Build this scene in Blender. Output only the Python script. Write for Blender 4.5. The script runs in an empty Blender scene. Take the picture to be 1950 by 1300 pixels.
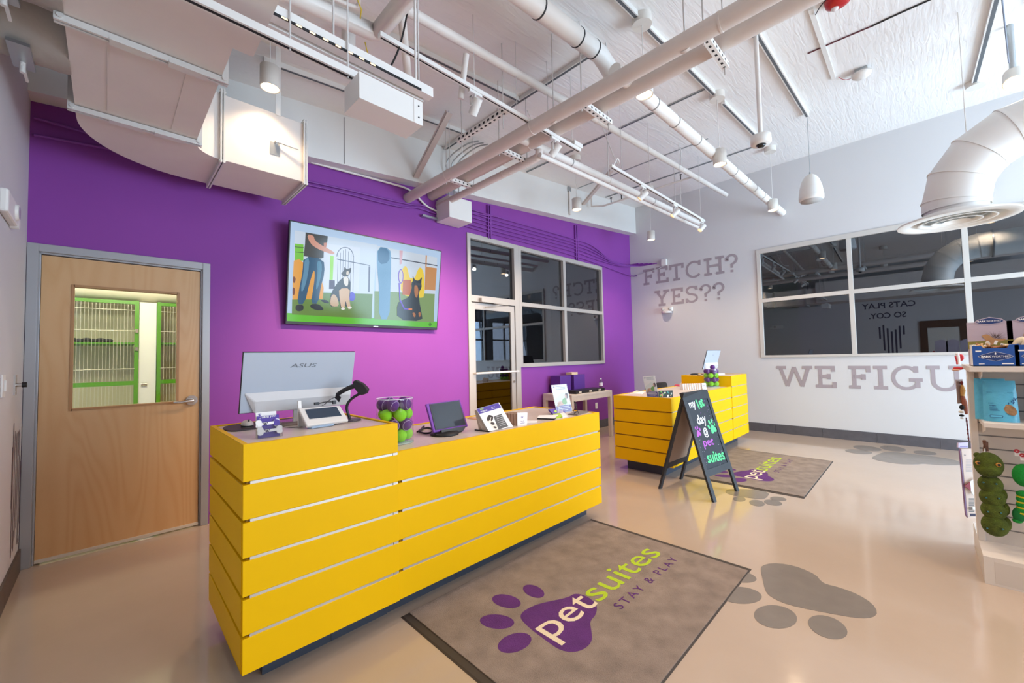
import bpy, bmesh, math, random
from mathutils import Vector, Matrix
random.seed(7)
scene = bpy.context.scene
COL = scene.collection
V3 = Vector
PI = math.pi

# ---------------- camera, world, light, exposure ----------------
CAM_H, YAW, PITCH, ROLL, FPX = 1.3224, 0.7832, 0.0411, -0.0223, 774.17
FW = V3((math.sin(YAW)*math.cos(PITCH), math.cos(YAW)*math.cos(PITCH), math.sin(PITCH)))
RT0 = V3((math.cos(YAW), -math.sin(YAW), 0)); UP0 = RT0.cross(FW)
RT = RT0*math.cos(ROLL) + UP0*math.sin(ROLL)
UP = -RT0*math.sin(ROLL) + UP0*math.cos(ROLL)
CAM = V3((0, 0, CAM_H))
cd = bpy.data.cameras.new('camera'); co = bpy.data.objects.new('camera', cd); COL.objects.link(co)
cd.sensor_width = 36; cd.sensor_fit = 'HORIZONTAL'; cd.lens = FPX/1950*36; cd.clip_start = .02; cd.clip_end = 200
co.matrix_world = Matrix(((RT.x, UP.x, -FW.x, 0), (RT.y, UP.y, -FW.y, 0), (RT.z, UP.z, -FW.z, CAM_H), (0, 0, 0, 1)))
scene.camera = co
w = bpy.data.worlds.new('world'); scene.world = w; w.use_nodes = True
w.node_tree.nodes['Background'].inputs[0].default_value = (.62, .78, 1, 1)
w.node_tree.nodes['Background'].inputs[1].default_value = 1.6
vs = scene.view_settings
vs.view_transform = 'Standard'; vs.look = 'None'; vs.gamma = 1; vs.use_curve_mapping = False
vs.exposure = 0.07
LAMP_W = 1.45        # scale of the warm lamps
DAY_W = 1.0         # scale of the daylight

def area(name, loc, size, size_y, power, color, rot):
    l = bpy.data.lights.new(name, 'AREA'); l.shape = 'RECTANGLE'; l.size = size; l.size_y = size_y
    l.energy = power; l.color = color
    o = bpy.data.objects.new(name, l); COL.objects.link(o); o.location = loc; o.rotation_euler = rot
    return o
# daylight through the street wall behind the camera; left opening added for brightness
area('daylight', (6.0, -4.62, 1.6), 3.2, 2.9, 540*DAY_W, (.57, .79, 1.0), (PI/2+.12, 0, 0))
area('daylight', (2.75, -4.62, 1.6), 2.2, 2.9, 130*DAY_W, (.80, .88, 1.0), (PI/2+.22, 0, 0))  # extra daylight at the added left opening

# ---------------- pixel -> place helpers (a ray of the 1950x1300 photo met with a real surface) ----------------
def ray(px, py): return FW + RT*((px-975)/FPX) - UP*((py-650)/FPX)
def hit(px, py, o, n):
    d = ray(px, py); t = (o-CAM).dot(n)/d.dot(n); return CAM + d*t
def fl(px, py, z=0): return hit(px, py, V3((0, 0, z)), V3((0, 0, 1)))
def wy(px, py, y): return hit(px, py, V3((0, y, 0)), V3((0, 1, 0)))
def wx(px, py, x): return hit(px, py, V3((x, 0, 0)), V3((1, 0, 0)))
D, W, XL, YB = 4.256, 7.82, -0.40, -4.5
def R(x): return 4.42 + .0897*(x-7.82)          # underside of the pitched roof
def rf(px, py, drop=0): return hit(px, py, V3((W, 0, R(W)-drop)), V3((-.0897, 0, 1)))
class Fr:                                         # a flat drawing frame: origin, right, up
    def __init__(s, o, u, v):
        s.o = V3(o); s.u = V3(u).normalized(); v = V3(v); s.v = (v - s.u*v.dot(s.u)).normalized(); s.n = s.u.cross(s.v)
    def at(s, a, b, n=0): return s.o + s.u*a + s.v*b + s.n*n
    def hit(s, px, py):
        p = hit(px, py, s.o, s.n) - s.o; return (p.dot(s.u), p.dot(s.v))
    def off(s, n): return Fr(s.o+s.n*n, s.u, s.v)
def lean(bl, br, tilt, z):                        # a frame standing on bl-br (pixels at height z) leaning back by tilt degrees
    a, b = fl(*bl, z), fl(*br, z); u = (b-a).normalized(); back = V3((0, 0, 1)).cross(u)
    t = math.radians(tilt); f = Fr(a, u, V3((0, 0, 1))*math.cos(t) + back*math.sin(t)); f.w = (b-a).length
    return f
def facing(p): return Fr(p, RT0, (0, 0, 1))       # an upright frame through p square to the view

# ---------------- materials ----------------
def s2l(c):
    if isinstance(c, str):
        c = tuple(int(c[i:i+2], 16)/255 for i in (0, 2, 4))
    return tuple((x/12.92 if x <= .04045 else ((x+.055)/1.055)**2.4) for x in c[:3]) + (1,)
MC = {}
def mat(name, col='cccccc', rough=.5, metal=0, var=0, vscale=8, bump=0, bscale=60, emit=None, es=1, spec=.5, coat=0, stretch=None):
    if name in MC: return MC[name]
    m = bpy.data.materials.new(name); m.use_nodes = True; nt = m.node_tree; b = nt.nodes['Principled BSDF']
    c = s2l(col); b.inputs['Base Color'].default_value = c
    b.inputs['Roughness'].default_value = rough; b.inputs['Metallic'].default_value = metal
    b.inputs['Specular IOR Level'].default_value = spec; b.inputs['Coat Weight'].default_value = coat
    if emit:
        b.inputs['Emission Color'].default_value = s2l(emit); b.inputs['Emission Strength'].default_value = es
    if var or bump:
        tc = nt.nodes.new('ShaderNodeTexCoord'); mp = nt.nodes.new('ShaderNodeMapping')
        nt.links.new(tc.outputs['Object'], mp.inputs[0])
        if stretch: mp.inputs['Scale'].default_value = stretch
    if var:
        n = nt.nodes.new('ShaderNodeTexNoise'); n.inputs['Scale'].default_value = vscale; n.inputs['Detail'].default_value = 5
        nt.links.new(mp.outputs[0], n.inputs[0])
        cr = nt.nodes.new('ShaderNodeValToRGB'); nt.links.new(n.outputs[0], cr.inputs[0])
        cr.color_ramp.elements[0].position = .3; cr.color_ramp.elements[1].position = .7
        cr.color_ramp.elements[0].color = tuple(x*(1-var) for x in c[:3])+(1,)
        cr.color_ramp.elements[1].color = tuple(min(1, x*(1+var)) for x in c[:3])+(1,)
        nt.links.new(cr.outputs[0], b.inputs['Base Color'])
    if bump:
        n2 = nt.nodes.new('ShaderNodeTexNoise'); n2.inputs['Scale'].default_value = bscale; n2.inputs['Detail'].default_value = 4
        nt.links.new(mp.outputs[0], n2.inputs[0])
        bp = nt.nodes.new('ShaderNodeBump'); bp.inputs['Strength'].default_value = bump; bp.inputs['Distance'].default_value = .02
        nt.links.new(n2.outputs[0], bp.inputs['Height']); nt.links.new(bp.outputs[0], b.inputs['Normal'])
    MC[name] = m
    return m
def glassy(name, tint, trans, rough=0.0, base=.08, edge=.9, power=4):
    """thin pane: tinted see-through plus a mirror share that grows towards grazing angles"""
    m = bpy.data.materials.new(name); m.use_nodes = True; nt = m.node_tree
    for n in list(nt.nodes): nt.nodes.remove(n)
    out = nt.nodes.new('ShaderNodeOutputMaterial'); mx = nt.nodes.new('ShaderNodeMixShader')
    tr = nt.nodes.new('ShaderNodeBsdfTransparent'); gl = nt.nodes.new('ShaderNodeBsdfGlossy')
    tr.inputs[0].default_value = tuple(x*trans for x in tint)+(1,)
    gl.inputs['Roughness'].default_value = rough; gl.inputs[0].default_value = (.86, .92, 1, 1) if base > .1 else (1, 1, 1, 1)
    lw = nt.nodes.new('ShaderNodeLayerWeight'); lw.inputs[0].default_value = .5
    pw = nt.nodes.new('ShaderNodeMath'); pw.operation = 'POWER'; pw.inputs[1].default_value = power
    nt.links.new(lw.outputs['Facing'], pw.inputs[0])
    mr = nt.nodes.new('ShaderNodeMapRange'); mr.inputs['To Min'].default_value = base; mr.inputs['To Max'].default_value = edge
    nt.links.new(pw.outputs[0], mr.inputs['Value']); nt.links.new(mr.outputs[0], mx.inputs[0])
    nt.links.new(tr.outputs[0], mx.inputs[1]); nt.links.new(gl.outputs[0], mx.inputs[2]); nt.links.new(mx.outputs[0], out.inputs[0])
    return m

# ---------------- mesh builder ----------------
class MB:
    def __init__(s): s.v = []; s.f = []; s.fm = []; s.sm = []; s.m = []
    def mi(s, m):
        if m not in s.m: s.m.append(m)
        return s.m.index(m)
    def face(s, pts, m, sm=False):
        b = len(s.v); s.v += [V3(p) for p in pts]; s.f.append(tuple(range(b, b+len(pts)))); s.fm.append(s.mi(m)); s.sm.append(sm)
    def mesh(s, vs, fs, m, sm=False):
        b = len(s.v); s.v += [V3(p) for p in vs]; i = s.mi(m)
        for f in fs: s.f.append(tuple(b+k for k in f)); s.fm.append(i); s.sm.append(sm)
    def box(s, x0, x1, y0, y1, z0, z1, m, F=None):
        x0, x1 = sorted((x0, x1)); y0, y1 = sorted((y0, y1)); z0, z1 = sorted((z0, z1))
        p = [(x, y, z) for z in (z0, z1) for x, y in ((x0, y0), (x1, y0), (x1, y1), (x0, y1))]
        if F: p = [F.at(*q) for q in p]
        s.mesh(p, [(0, 3, 2, 1), (4, 5, 6, 7), (0, 1, 5, 4), (1, 2, 6, 5), (2, 3, 7, 6), (3, 0, 4, 7)], m); return s
    def hexa(s, p, m):                             # 4 bottom points then 4 top points, counter-clockwise from above
        s.mesh(p, [(0, 3, 2, 1), (4, 5, 6, 7), (0, 1, 5, 4), (1, 2, 6, 5), (2, 3, 7, 6), (3, 0, 4, 7)], m); return s
    def prism(s, F, pts, n0, n1, m, m2=None, sm=False):
        n = len(pts); lo = [F.at(a, b, n0) for a, b in pts]; hi = [F.at(a, b, n1) for a, b in pts]
        s.face(hi, m2 or m); s.face(lo[::-1], m)
        s.mesh(lo+hi, [(i, (i+1) % n, n+(i+1) % n, n+i) for i in range(n)], m, sm); return s
    def lay(s, F, pts, m, n=.0006): s.face([F.at(a, b, n) for a, b in pts], m); return s
    def cyl(s, p0, p1, r, m, seg=16, r2=None, cap=True, capm=None):
        p0 = V3(p0); p1 = V3(p1); ax = (p1-p0).normalized(); r2 = r if r2 is None else r2
        a = ax.orthogonal().normalized(); b = ax.cross(a)
        c = [(math.cos(2*PI*i/seg), math.sin(2*PI*i/seg)) for i in range(seg)]
        lo = [p0+(a*x+b*y)*r for x, y in c]; hi = [p1+(a*x+b*y)*r2 for x, y in c]
        s.mesh(lo+hi, [(i, (i+1) % seg, seg+(i+1) % seg, seg+i) for i in range(seg)], m, True)
        if cap: s.face(lo[::-1], m); s.face(hi, capm or m)
        return s
    def tube(s, pts, r, m, seg=10, cap=True):
        pts = [V3(p) for p in pts]; n = len(pts)
        rs = r if isinstance(r, (list, tuple)) else [r]*n
        rings = []; a = None
        for i, p in enumerate(pts):
            t = (pts[min(i+1, n-1)]-pts[max(i-1, 0)]).normalized()
            if a is None: a = t.orthogonal().normalized()
            else: a = (a - t*a.dot(t)).normalized()
            b = t.cross(a)
            rings.append([p+(a*math.cos(2*PI*k/seg)+b*math.sin(2*PI*k/seg))*rs[i] for k in range(seg)])
        vs_ = [q for rg in rings for q in rg]
        fs = [(i*seg+k, i*seg+(k+1) % seg, (i+1)*seg+(k+1) % seg, (i+1)*seg+k) for i in range(n-1) for k in range(seg)]
        s.mesh(vs_, fs, m, True)
        if cap: s.face(rings[0][::-1], m); s.face(rings[-1], m)
        return s
    def lathe(s, o, prof, m, seg=32, F=None):
        o = V3(o); n = len(prof); vs_ = []
        for r, z in prof:
            for k in range(seg):
                a = 2*PI*k/seg; q = (r*math.cos(a), r*math.sin(a), z)
                vs_.append(F.at(q[0], q[1], q[2]) if F else o+V3(q))
        fs = [(i*seg+k, i*seg+(k+1) % seg, (i+1)*seg+(k+1) % seg, (i+1)*seg+k) for i in range(n-1) for k in range(seg)]
        s.mesh(vs_, fs, m, True); return s
    def ball(s, c, r, m, seg=20, rings=12, sc=(1, 1, 1), rot=None):
        c = V3(c); vs_ = []
        for i in range(rings+1):
            t = PI*i/rings
            for k in range(seg):
                a = 2*PI*k/seg; q = V3((math.sin(t)*math.cos(a)*sc[0], math.sin(t)*math.sin(a)*sc[1], math.cos(t)*sc[2]))*r
                vs_.append(c + (rot @ q if rot else q))
        fs = [(i*seg+k, (i+1)*seg+k, (i+1)*seg+(k+1) % seg, i*seg+(k+1) % seg) for i in range(rings) for k in range(seg)]
        s.mesh(vs_, fs, m, True); return s
    def build(s, name, parent=None, bevel=0, at=None):
        o0 = V3(at) if at else (ORG[parent] if parent else None)
        if o0 is None:
            xs = [v.x for v in s.v]; ys = [v.y for v in s.v]; zs = [v.z for v in s.v]
            o0 = V3(((min(xs)+max(xs))/2, (min(ys)+max(ys))/2, min(zs)))
        me = bpy.data.meshes.new(name); me.from_pydata([v-o0 for v in s.v], [], s.f)
        for m in s.m: me.materials.append(m)
        me.polygons.foreach_set('material_index', s.fm); me.polygons.foreach_set('use_smooth', s.sm); me.update()
        ob = bpy.data.objects.new(name, me); COL.objects.link(ob)
        if parent: ob.parent = parent
        else: ob.location = o0
        ORG[ob] = o0
        if bevel:
            bm = bmesh.new(); bm.from_mesh(me); bmesh.ops.remove_doubles(bm, verts=bm.verts, dist=1e-5); bm.to_mesh(me); bm.free()
            md = ob.modifiers.new('bevel', 'BEVEL'); md.width = bevel; md.segments = 2; md.limit_method = 'ANGLE'; md.angle_limit = .7
        return ob
ORG = {}
def thing(name, label, cat, loc, group=None):
    o = bpy.data.objects.new(name, None); COL.objects.link(o); o.location = loc; o.empty_display_size = .05
    o['label'] = label; o['category'] = cat; ORG[o] = V3(loc)
    if group: o['group'] = group
    return o
def tag(o, label, cat, group=None, kind=None):
    o['label'] = label; o['category'] = cat
    if group: o['group'] = group
    if kind: o['kind'] = kind
    return o
def struct(o, label=None, cat=None):
    o['kind'] = 'structure'
    if label: o['label'] = label; o['category'] = cat
    return o
def copy_thing(root, loc, label, group=None):
    r = root.copy(); COL.objects.link(r); r.location = loc; r['label'] = label
    if group: r['group'] = group
    def rec(src, dst):
        for ch in src.children:
            c = ch.copy(); COL.objects.link(c); c.parent = dst; rec(ch, c)
    rec(root, r)
    return r

# ---------------- lettering ----------------
TC = {}
def glyphs(t, bold=0, spacing=1):
    k = (t, bold, spacing)
    if k not in TC:
        c = bpy.data.curves.new('t', 'FONT'); c.body = t; c.size = 1; c.offset = bold; c.fill_mode = 'FRONT'; c.resolution_u = 3
        c.space_character = spacing
        o = bpy.data.objects.new('t', c); COL.objects.link(o); bpy.context.view_layer.update()
        me = bpy.data.meshes.new_from_object(o.evaluated_get(bpy.context.evaluated_depsgraph_get()))
        vs_ = [(v.co.x, v.co.y) for v in me.vertices]; fs = [tuple(p.vertices) for p in me.polygons]
        bpy.data.objects.remove(o); bpy.data.curves.remove(c); bpy.data.meshes.remove(me)
        TC[k] = (vs_, fs)
    return TC[k]
def text(mb, F, t, a, b, h, m, width=None, n=.0008, bold=0, shear=0, rot=0, align='L', spacing=1):
    """t with cap height about h, starting at (a,b); width squeezes or stretches it"""
    vs_, fs = glyphs(t, bold, spacing)
    if not vs_: return
    x0 = min(v[0] for v in vs_); x1 = max(v[0] for v in vs_); k = h/.72; kx = (width/(x1-x0)) if width else k
    wd = (x1-x0)*kx; sx = {'L': 0, 'C': -wd/2, 'R': -wd}[align]; cr, sr = math.cos(rot), math.sin(rot); P = []
    for x, y in vs_:
        X = (x-x0)*kx + sx + shear*y*k; Y = y*k
        P.append(F.at(a+X*cr-Y*sr, b+X*sr+Y*cr, n))
    mb.mesh(P, fs, m)
def ellipse(c, rx, ry, rot=0, n=24):
    return [(c[0]+rx*math.cos(t)*math.cos(rot)-ry*math.sin(t)*math.sin(rot), c[1]+rx*math.cos(t)*math.sin(rot)+ry*math.sin(t)*math.cos(rot))
            for t in [2*PI*i/n for i in range(n)]]
def rrect(x0, x1, y0, y1, r, n=5):
    out = []
    for cx, cy, a0 in ((x1-r, y1-r, 0), (x0+r, y1-r, 90), (x0+r, y0+r, 180), (x1-r, y0+r, 270)):
        for i in range(n+1):
            a = math.radians(a0+90*i/n); out.append((cx+r*math.cos(a), cy+r*math.sin(a)))
    return out
def smooth(pts, k=2):                              # closed Chaikin smoothing
    for _ in range(k):
        q = []
        for i in range(len(pts)):
            a, b = pts[i], pts[(i+1) % len(pts)]
            q += [(a[0]*.75+b[0]*.25, a[1]*.75+b[1]*.25), (a[0]*.25+b[0]*.75, a[1]*.25+b[1]*.75)]
        pts = q
    return pts
def curve(pts, k=3):                               # open Chaikin smoothing in space
    pts = [V3(p) for p in pts]
    for _ in range(k):
        q = [pts[0]]
        for a, b in zip(pts, pts[1:]): q += [a*.75+b*.25, a*.25+b*.75]
        pts = q + [pts[-1]]
    return pts
def paw_shape(mb, F, c, s, m, rot=0, n=.001):
    def tr(p):
        x, y = p[0]*s, p[1]*s; return (c[0]+x*math.cos(rot)-y*math.sin(rot), c[1]+x*math.sin(rot)+y*math.cos(rot))
    pad = smooth([(-.5, -.45), (-.2, -.5), (0, -.36), (.2, -.5), (.5, -.45), (.52, -.2), (.25, .12), (.1, .3), (-.1, .3), (-.25, .12), (-.52, -.2)], 2)
    mb.lay(F, [tr(p) for p in pad], m, n)
    for cx, cy, rt in ((-.62, .22, .5), (-.24, .58, .15), (.24, .58, -.15), (.62, .22, -.5)):
        mb.lay(F, [tr(p) for p in ellipse((cx, cy), .15, .22, rt, 14)], m, n)
# slab-serif wall letters built of strokes; every glyph lives in a box 1 high
def arc(cx, cy, rx, ry, a0, a1, n=18):
    return [(cx+rx*math.cos(math.radians(a0+(a1-a0)*i/n)), cy+ry*math.sin(math.radians(a0+(a1-a0)*i/n))) for i in range(n+1)]
T = .145; h_ = T/2
SLAB = {
 'F': (.78, [[(.2, h_), (.2, 1-h_)], [(0, h_), (.42, h_)], [(0, 1-h_), (.78, 1-h_)], [(.72, 1), (.72, .72)], [(.2, .52), (.52, .52)], [(.54, .4), (.54, .64)]]),
 'E': (.82, [[(.2, h_), (.2, 1-h_)], [(0, h_), (.82, h_)], [(0, 1-h_), (.78, 1-h_)], [(.72, 1), (.72, .74)], [(.76, 0), (.76, .27)], [(.2, .52), (.52, .52)], [(.54, .4), (.54, .64)]]),
 'T': (.86, [[(.43, h_), (.43, 1-h_)], [(.22, h_), (.64, h_)], [(0, 1-h_), (.86, 1-h_)], [(.06, 1), (.06, .7)], [(.8, 1), (.8, .7)]]),
 'C': (.92, [arc(.48, .5, .42, .44, 40, 318), [(.8, .98), (.8, .7)]]),
 'H': (1.0, [[(.2, h_), (.2, 1-h_)], [(.8, h_), (.8, 1-h_)], [(.2, .52), (.8, .52)], [(0, h_), (.4, h_)], [(0, 1-h_), (.4, 1-h_)], [(.6, h_), (1, h_)], [(.6, 1-h_), (1, 1-h_)]]),
 '?': (.66, [arc(.34, .7, .26, .24, 160, -70, 16)+[(.34, .42), (.34, .24)], arc(.1, .74, .05, .05, 0, 360, 8), [(.34, 0), (.34, .13)]]),
 'Y': (.86, [[(.14, 1-h_), (.43, .45)], [(.72, 1-h_), (.43, .45)], [(.43, .48), (.43, h_)], [(.22, h_), (.64, h_)], [(0, 1-h_), (.34, 1-h_)], [(.52, 1-h_), (.86, 1-h_)]]),
 'S': (.7, [arc(.35, .73, .28, .215, 30, 270, 14)+arc(.35, .27, .29, .215, 90, -150, 14)[1:], [(.62, .98), (.62, .74)], [(.06, .02), (.06, .28)]]),
 'W': (1.3, [[(.14, 1-h_), (.38, .03)], [(.38, .03), (.65, .95)], [(.65, .95), (.92, .03)], [(.92, .03), (1.16, 1-h_)], [(0, 1-h_), (.36, 1-h_)], [(.94, 1-h_), (1.3, 1-h_)]]),
 'I': (.42, [[(.21, h_), (.21, 1-h_)], [(0, h_), (.42, h_)], [(0, 1-h_), (.42, 1-h_)]]),
 'G': (1.0, [arc(.48, .5, .42, .44, 40, 330), [(.8, .98), (.8, .72)], [(.58, .42), (1.0, .42)], [(.84, .42), (.84, .1)]]),
 'U': (1.0, [[(.18, 1-h_), (.18, .4)]+arc(.5, .38, .32, .325, 180, 360, 14)+[(.82, .4), (.82, 1-h_)], [(0, 1-h_), (.38, 1-h_)], [(.62, 1-h_), (1, 1-h_)]])}
def stroke(mb, F, pts, t, m, n):                   # one continuous ribbon with mitred joints
    L, R_ = [], []
    for i, p in enumerate(pts):
        a = pts[max(i-1, 0)]; b = pts[min(i+1, len(pts)-1)]; dx, dy = b[0]-a[0], b[1]-a[1]; l = math.hypot(dx, dy) or 1
        k = 1
        if 0 < i < len(pts)-1:
            l1 = math.hypot(p[0]-a[0], p[1]-a[1]) or 1; c = ((p[0]-a[0])*dx+(p[1]-a[1])*dy)/(l1*l); k = 1/max(c, .6)
        nx, ny = -dy/l*t/2*k, dx/l*t/2*k; L.append((p[0]+nx, p[1]+ny)); R_.append((p[0]-nx, p[1]-ny))
    for i in range(len(pts)-1): mb.lay(F, [R_[i], R_[i+1], L[i+1], L[i]], m, n)
def slab(mb, F, ch, a0, a1, b0, h, m, n=.002):
    w_, st = SLAB[ch]; k = (a1-a0)/w_
    for j, s in enumerate(st): stroke(mb, F, [(a0+x*k, b0+y*h) for x, y in s], T*h*(.88 if len(s) > 3 else 1), m, n+.0005*j)

# ---------------- palette ----------------
M_PURPLE = mat('purple_paint', '88429a', .6, spec=.25, var=.03, vscale=1.5)
M_GREYW = mat('grey_wall_paint', 'cfcdcd', .6, var=.015, vscale=1.2)
M_WHITEW = mat('white_bulkhead_paint', 'e3e2de', .6, var=.02, vscale=1.5)
M_WHITE = mat('white_metal', 'e4e1dc', .45)
M_WHITE2 = mat('white_pipe_paint', 'e2dcd6', .5, var=.03, vscale=10)
M_DUCT = mat('painted_duct', 'ddd5cf', .5, var=.03, vscale=4)
M_ALU = mat('frame_metal', 'b9b2ac', .42, .25)
M_STEEL = mat('door_frame_grey', 'a3a3a6', .4, .3)
M_CHROME = mat('brushed_chrome', 'c8c6c2', .25, 1)
M_GALV = mat('galvanised_steel', 'b4b8ba', .35, .9)
M_BLACK = mat('black_plastic', '141416', .45)
M_DARK = mat('dark_slot', '1c1d20', .8)
M_CHAR = mat('charcoal_tile', '555257', .55, var=.12, vscale=14)
M_GLASSD = glassy('tinted_window_glass', (.55, .6, .72), .34, base=.14, edge=.85, power=3)
M_GLASSC = glassy('clear_glass', (.96, 1, .98), .95, base=.03, edge=.8, power=4)
M_FLOORP = mat('grey_floor_paint', '7d746c', .22, var=.06, vscale=9)

def floor_mat():
    m = mat('polished_floor', 'b9a593', .13, var=.035, vscale=2.2, bump=.02, bscale=26, coat=.35)
    m.node_tree.nodes['Principled BSDF'].inputs['Coat Roughness'].default_value = .06
    return m
M_FLOOR = floor_mat()
def ceil_mat():
    m = bpy.data.materials.new('white_foil_insulation'); m.use_nodes = True; nt = m.node_tree; b = nt.nodes['Principled BSDF']
    b.inputs['Base Color'].default_value = s2l('ece9e6'); b.inputs['Roughness'].default_value = .42
    tc = nt.nodes.new('ShaderNodeTexCoord'); mp = nt.nodes.new('ShaderNodeMapping'); mp.inputs['Rotation'].default_value = (0, 0, .6)
    mp.inputs['Scale'].default_value = (2.0, 14, 1); nt.links.new(tc.outputs['Object'], mp.inputs[0])
    n = nt.nodes.new('ShaderNodeTexNoise'); n.inputs['Scale'].default_value = 1.6; n.inputs['Detail'].default_value = 6; n.inputs['Distortion'].default_value = 1.2
    nt.links.new(mp.outputs[0], n.inputs[0])
    n2 = nt.nodes.new('ShaderNodeTexNoise'); n2.inputs['Scale'].default_value = 1.3; nt.links.new(tc.outputs['Object'], n2.inputs[0])
    a = nt.nodes.new('ShaderNodeMath'); a.operation = 'MULTIPLY_ADD'; a.inputs[1].default_value = 2.0
    nt.links.new(n2.outputs[0], a.inputs[0]); nt.links.new(n.outputs[0], a.inputs[2])
    bp = nt.nodes.new('ShaderNodeBump'); bp.inputs['Strength'].default_value = .28; bp.inputs['Distance'].default_value = .03
    nt.links.new(a.outputs[0], bp.inputs['Height']); nt.links.new(bp.outputs[0], b.inputs['Normal'])
    return m
M_CEIL = ceil_mat()
def wood_mat(name, c1, c2, scale=(7, 7, .9)):
    m = bpy.data.materials.new(name); m.use_nodes = True; nt = m.node_tree; b = nt.nodes['Principled BSDF']
    tc = nt.nodes.new('ShaderNodeTexCoord'); mp = nt.nodes.new('ShaderNodeMapping'); mp.inputs['Scale'].default_value = scale
    nt.links.new(tc.outputs['Object'], mp.inputs[0])
    n = nt.nodes.new('ShaderNodeTexNoise'); n.inputs['Scale'].default_value = .55; n.inputs['Detail'].default_value = 1; n.inputs['Distortion'].default_value = .4
    nt.links.new(mp.outputs[0], n.inputs[0])
    mu = nt.nodes.new('ShaderNodeMath'); mu.operation = 'MULTIPLY'; mu.inputs[1].default_value = 26; nt.links.new(n.outputs[0], mu.inputs[0])
    fr = nt.nodes.new('ShaderNodeMath'); fr.operation = 'PINGPONG'; fr.inputs[1].default_value = 1; nt.links.new(mu.outputs[0], fr.inputs[0])
    n3 = nt.nodes.new('ShaderNodeTexNoise'); n3.inputs['Scale'].default_value = 30; nt.links.new(mp.outputs[0], n3.inputs[0])
    ad = nt.nodes.new('ShaderNodeMath'); ad.operation = 'MULTIPLY_ADD'; ad.inputs[1].default_value = .5; nt.links.new(n3.outputs[0], ad.inputs[0]); nt.links.new(fr.outputs[0], ad.inputs[2])
    cr = nt.nodes.new('ShaderNodeValToRGB'); cr.color_ramp.elements[0].color = s2l(c1); cr.color_ramp.elements[1].color = s2l(c2)
    nt.links.new(ad.outputs[0], cr.inputs[0]); nt.links.new(cr.outputs[0], b.inputs['Base Color']); b.inputs['Roughness'].default_value = .38
    return m
M_WOOD = wood_mat('birch_veneer', 'c79a68', 'cda374')

FP = Fr((0, D, 0), (1, 0, 0), (0, 0, 1))          # purple wall, drawing side to the room
FRW = Fr((W, 0, 0), (0, -1, 0), (0, 0, 1))        # right wall (a = -y)
FLW = Fr((XL, 0, 0), (0, 1, 0), (0, 0, 1))        # left wall (a = y)
FFL = Fr((0, 0, 0), (1, 0, 0), (0, 1, 0))         # floor

# ---------------- shell ----------------
mb = MB(); mb.box(XL-.12, W+.12, YB-.2, D+.12, -.12, 0, M_FLOOR); struct(mb.build('floor'), 'glossy beige poured floor of the lobby', 'floor')
mb = MB()
p = []
for z in (0, .12):
    p += [(XL-.12, YB-.2, R(XL-.12)+z), (W+.12, YB-.2, R(W+.12)+z), (W+.12, D+.12, R(W+.12)+z), (XL-.12, D+.12, R(XL-.12)+z)]
mb.hexa(p, M_CEIL); struct(mb.build('ceiling'), 'pitched ceiling lined with wrinkled white insulation sheet', 'ceiling')
OP_D1 = (-.398, .613, 0, 2.185); GX0, GX1, GZ0, GZ1 = 3.41, 6.70, 1.185, 3.03; GDX = 4.40
mb = MB()
def wallq(x0, x1, z0, z1, top=False):              # top: follow the roof
    if top:
        mb.hexa([(x0, D, z0), (x1, D, z0), (x1, D+.12, z0), (x0, D+.12, z0), (x0, D, R(x0)), (x1, D, R(x1)), (x1, D+.12, R(x1)), (x0, D+.12, R(x0))], M_PURPLE)
    else: mb.box(x0, x1, D, D+.12, z0, z1, M_PURPLE)
wallq(XL, OP_D1[0], 0, 2.185); wallq(OP_D1[1], GX0, 0, 2.185); wallq(XL, GX0, 2.185, 0, True)
wallq(GX0, GX1, GZ1, 0, True); wallq(GDX, GX1, 0, GZ0); wallq(GX1, W, 0, 0, True)
struct(mb.build('wall_purple'), 'purple painted back wall behind the reception desks', 'wall')
mb = MB()
def rq(y0, y1, z0, z1): mb.box(W, W+.12, y0, y1, z0, z1, M_GREYW)
RY0, RY1, RZ0, RZ1 = -1.64, 1.905, 1.24, 3.066
rq(YB, RY0, 0, R(W)); rq(RY1, D+.12, 0, R(W)); rq(RY0, RY1, 0, RZ0); rq(RY0, RY1, RZ1, R(W))
struct(mb.build('wall_right'), 'pale grey side wall with big grey lettering and dark windows', 'wall')
mb = MB(); mb.box(XL-.12, XL, YB, D+.12, 0, R(XL), M_GREYW)
struct(mb.build('wall_left'), 'pale grey wall left of the wooden door', 'wall')
mb = MB()
OPN = [(1.6, 3.9, 0.12, 2.95), (4.4, 7.6, .12, 2.95)]  # first opening is added to let in more light
mb.box(XL, OPN[0][0], YB-.12, YB, 0, 2.95, M_GREYW); mb.box(OPN[0][1], OPN[1][0], YB-.12, YB, 0, 2.95, M_GREYW); mb.box(OPN[1][1], W, YB-.12, YB, 0, 2.95, M_GREYW)
for o in OPN: mb.box(o[0], o[1], YB-.12, YB, 0, .12, M_GREYW)
mb.hexa([(XL, YB-.12, 2.95), (W, YB-.12, 2.95), (W, YB, 2.95), (XL, YB, 2.95), (XL, YB-.12, R(XL)), (W, YB-.12, R(W)), (W, YB, R(W)), (XL, YB, R(XL))], M_GREYW)
struct(mb.build('wall_street'), 'street side wall with a storefront and an added light opening behind the viewer', 'wall')
for i, o in enumerate(OPN):  # the first frame fills the added opening
    mb = MB()
    for k in range(4):
        x = o[0] + (o[1]-o[0]-.06)*k/3; mb.box(x, x+.06, YB-.1, YB-.02, o[2], o[3], M_ALU)
    for z in (o[2], 2.1, o[3]-.06): mb.box(o[0]+.06, o[1]-.06, YB-.095, YB-.025, z, z+.06, M_ALU)
    struct(mb.build('window_%d' % (3+i)), 'aluminium storefront frame on the street side', 'window')
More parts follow.
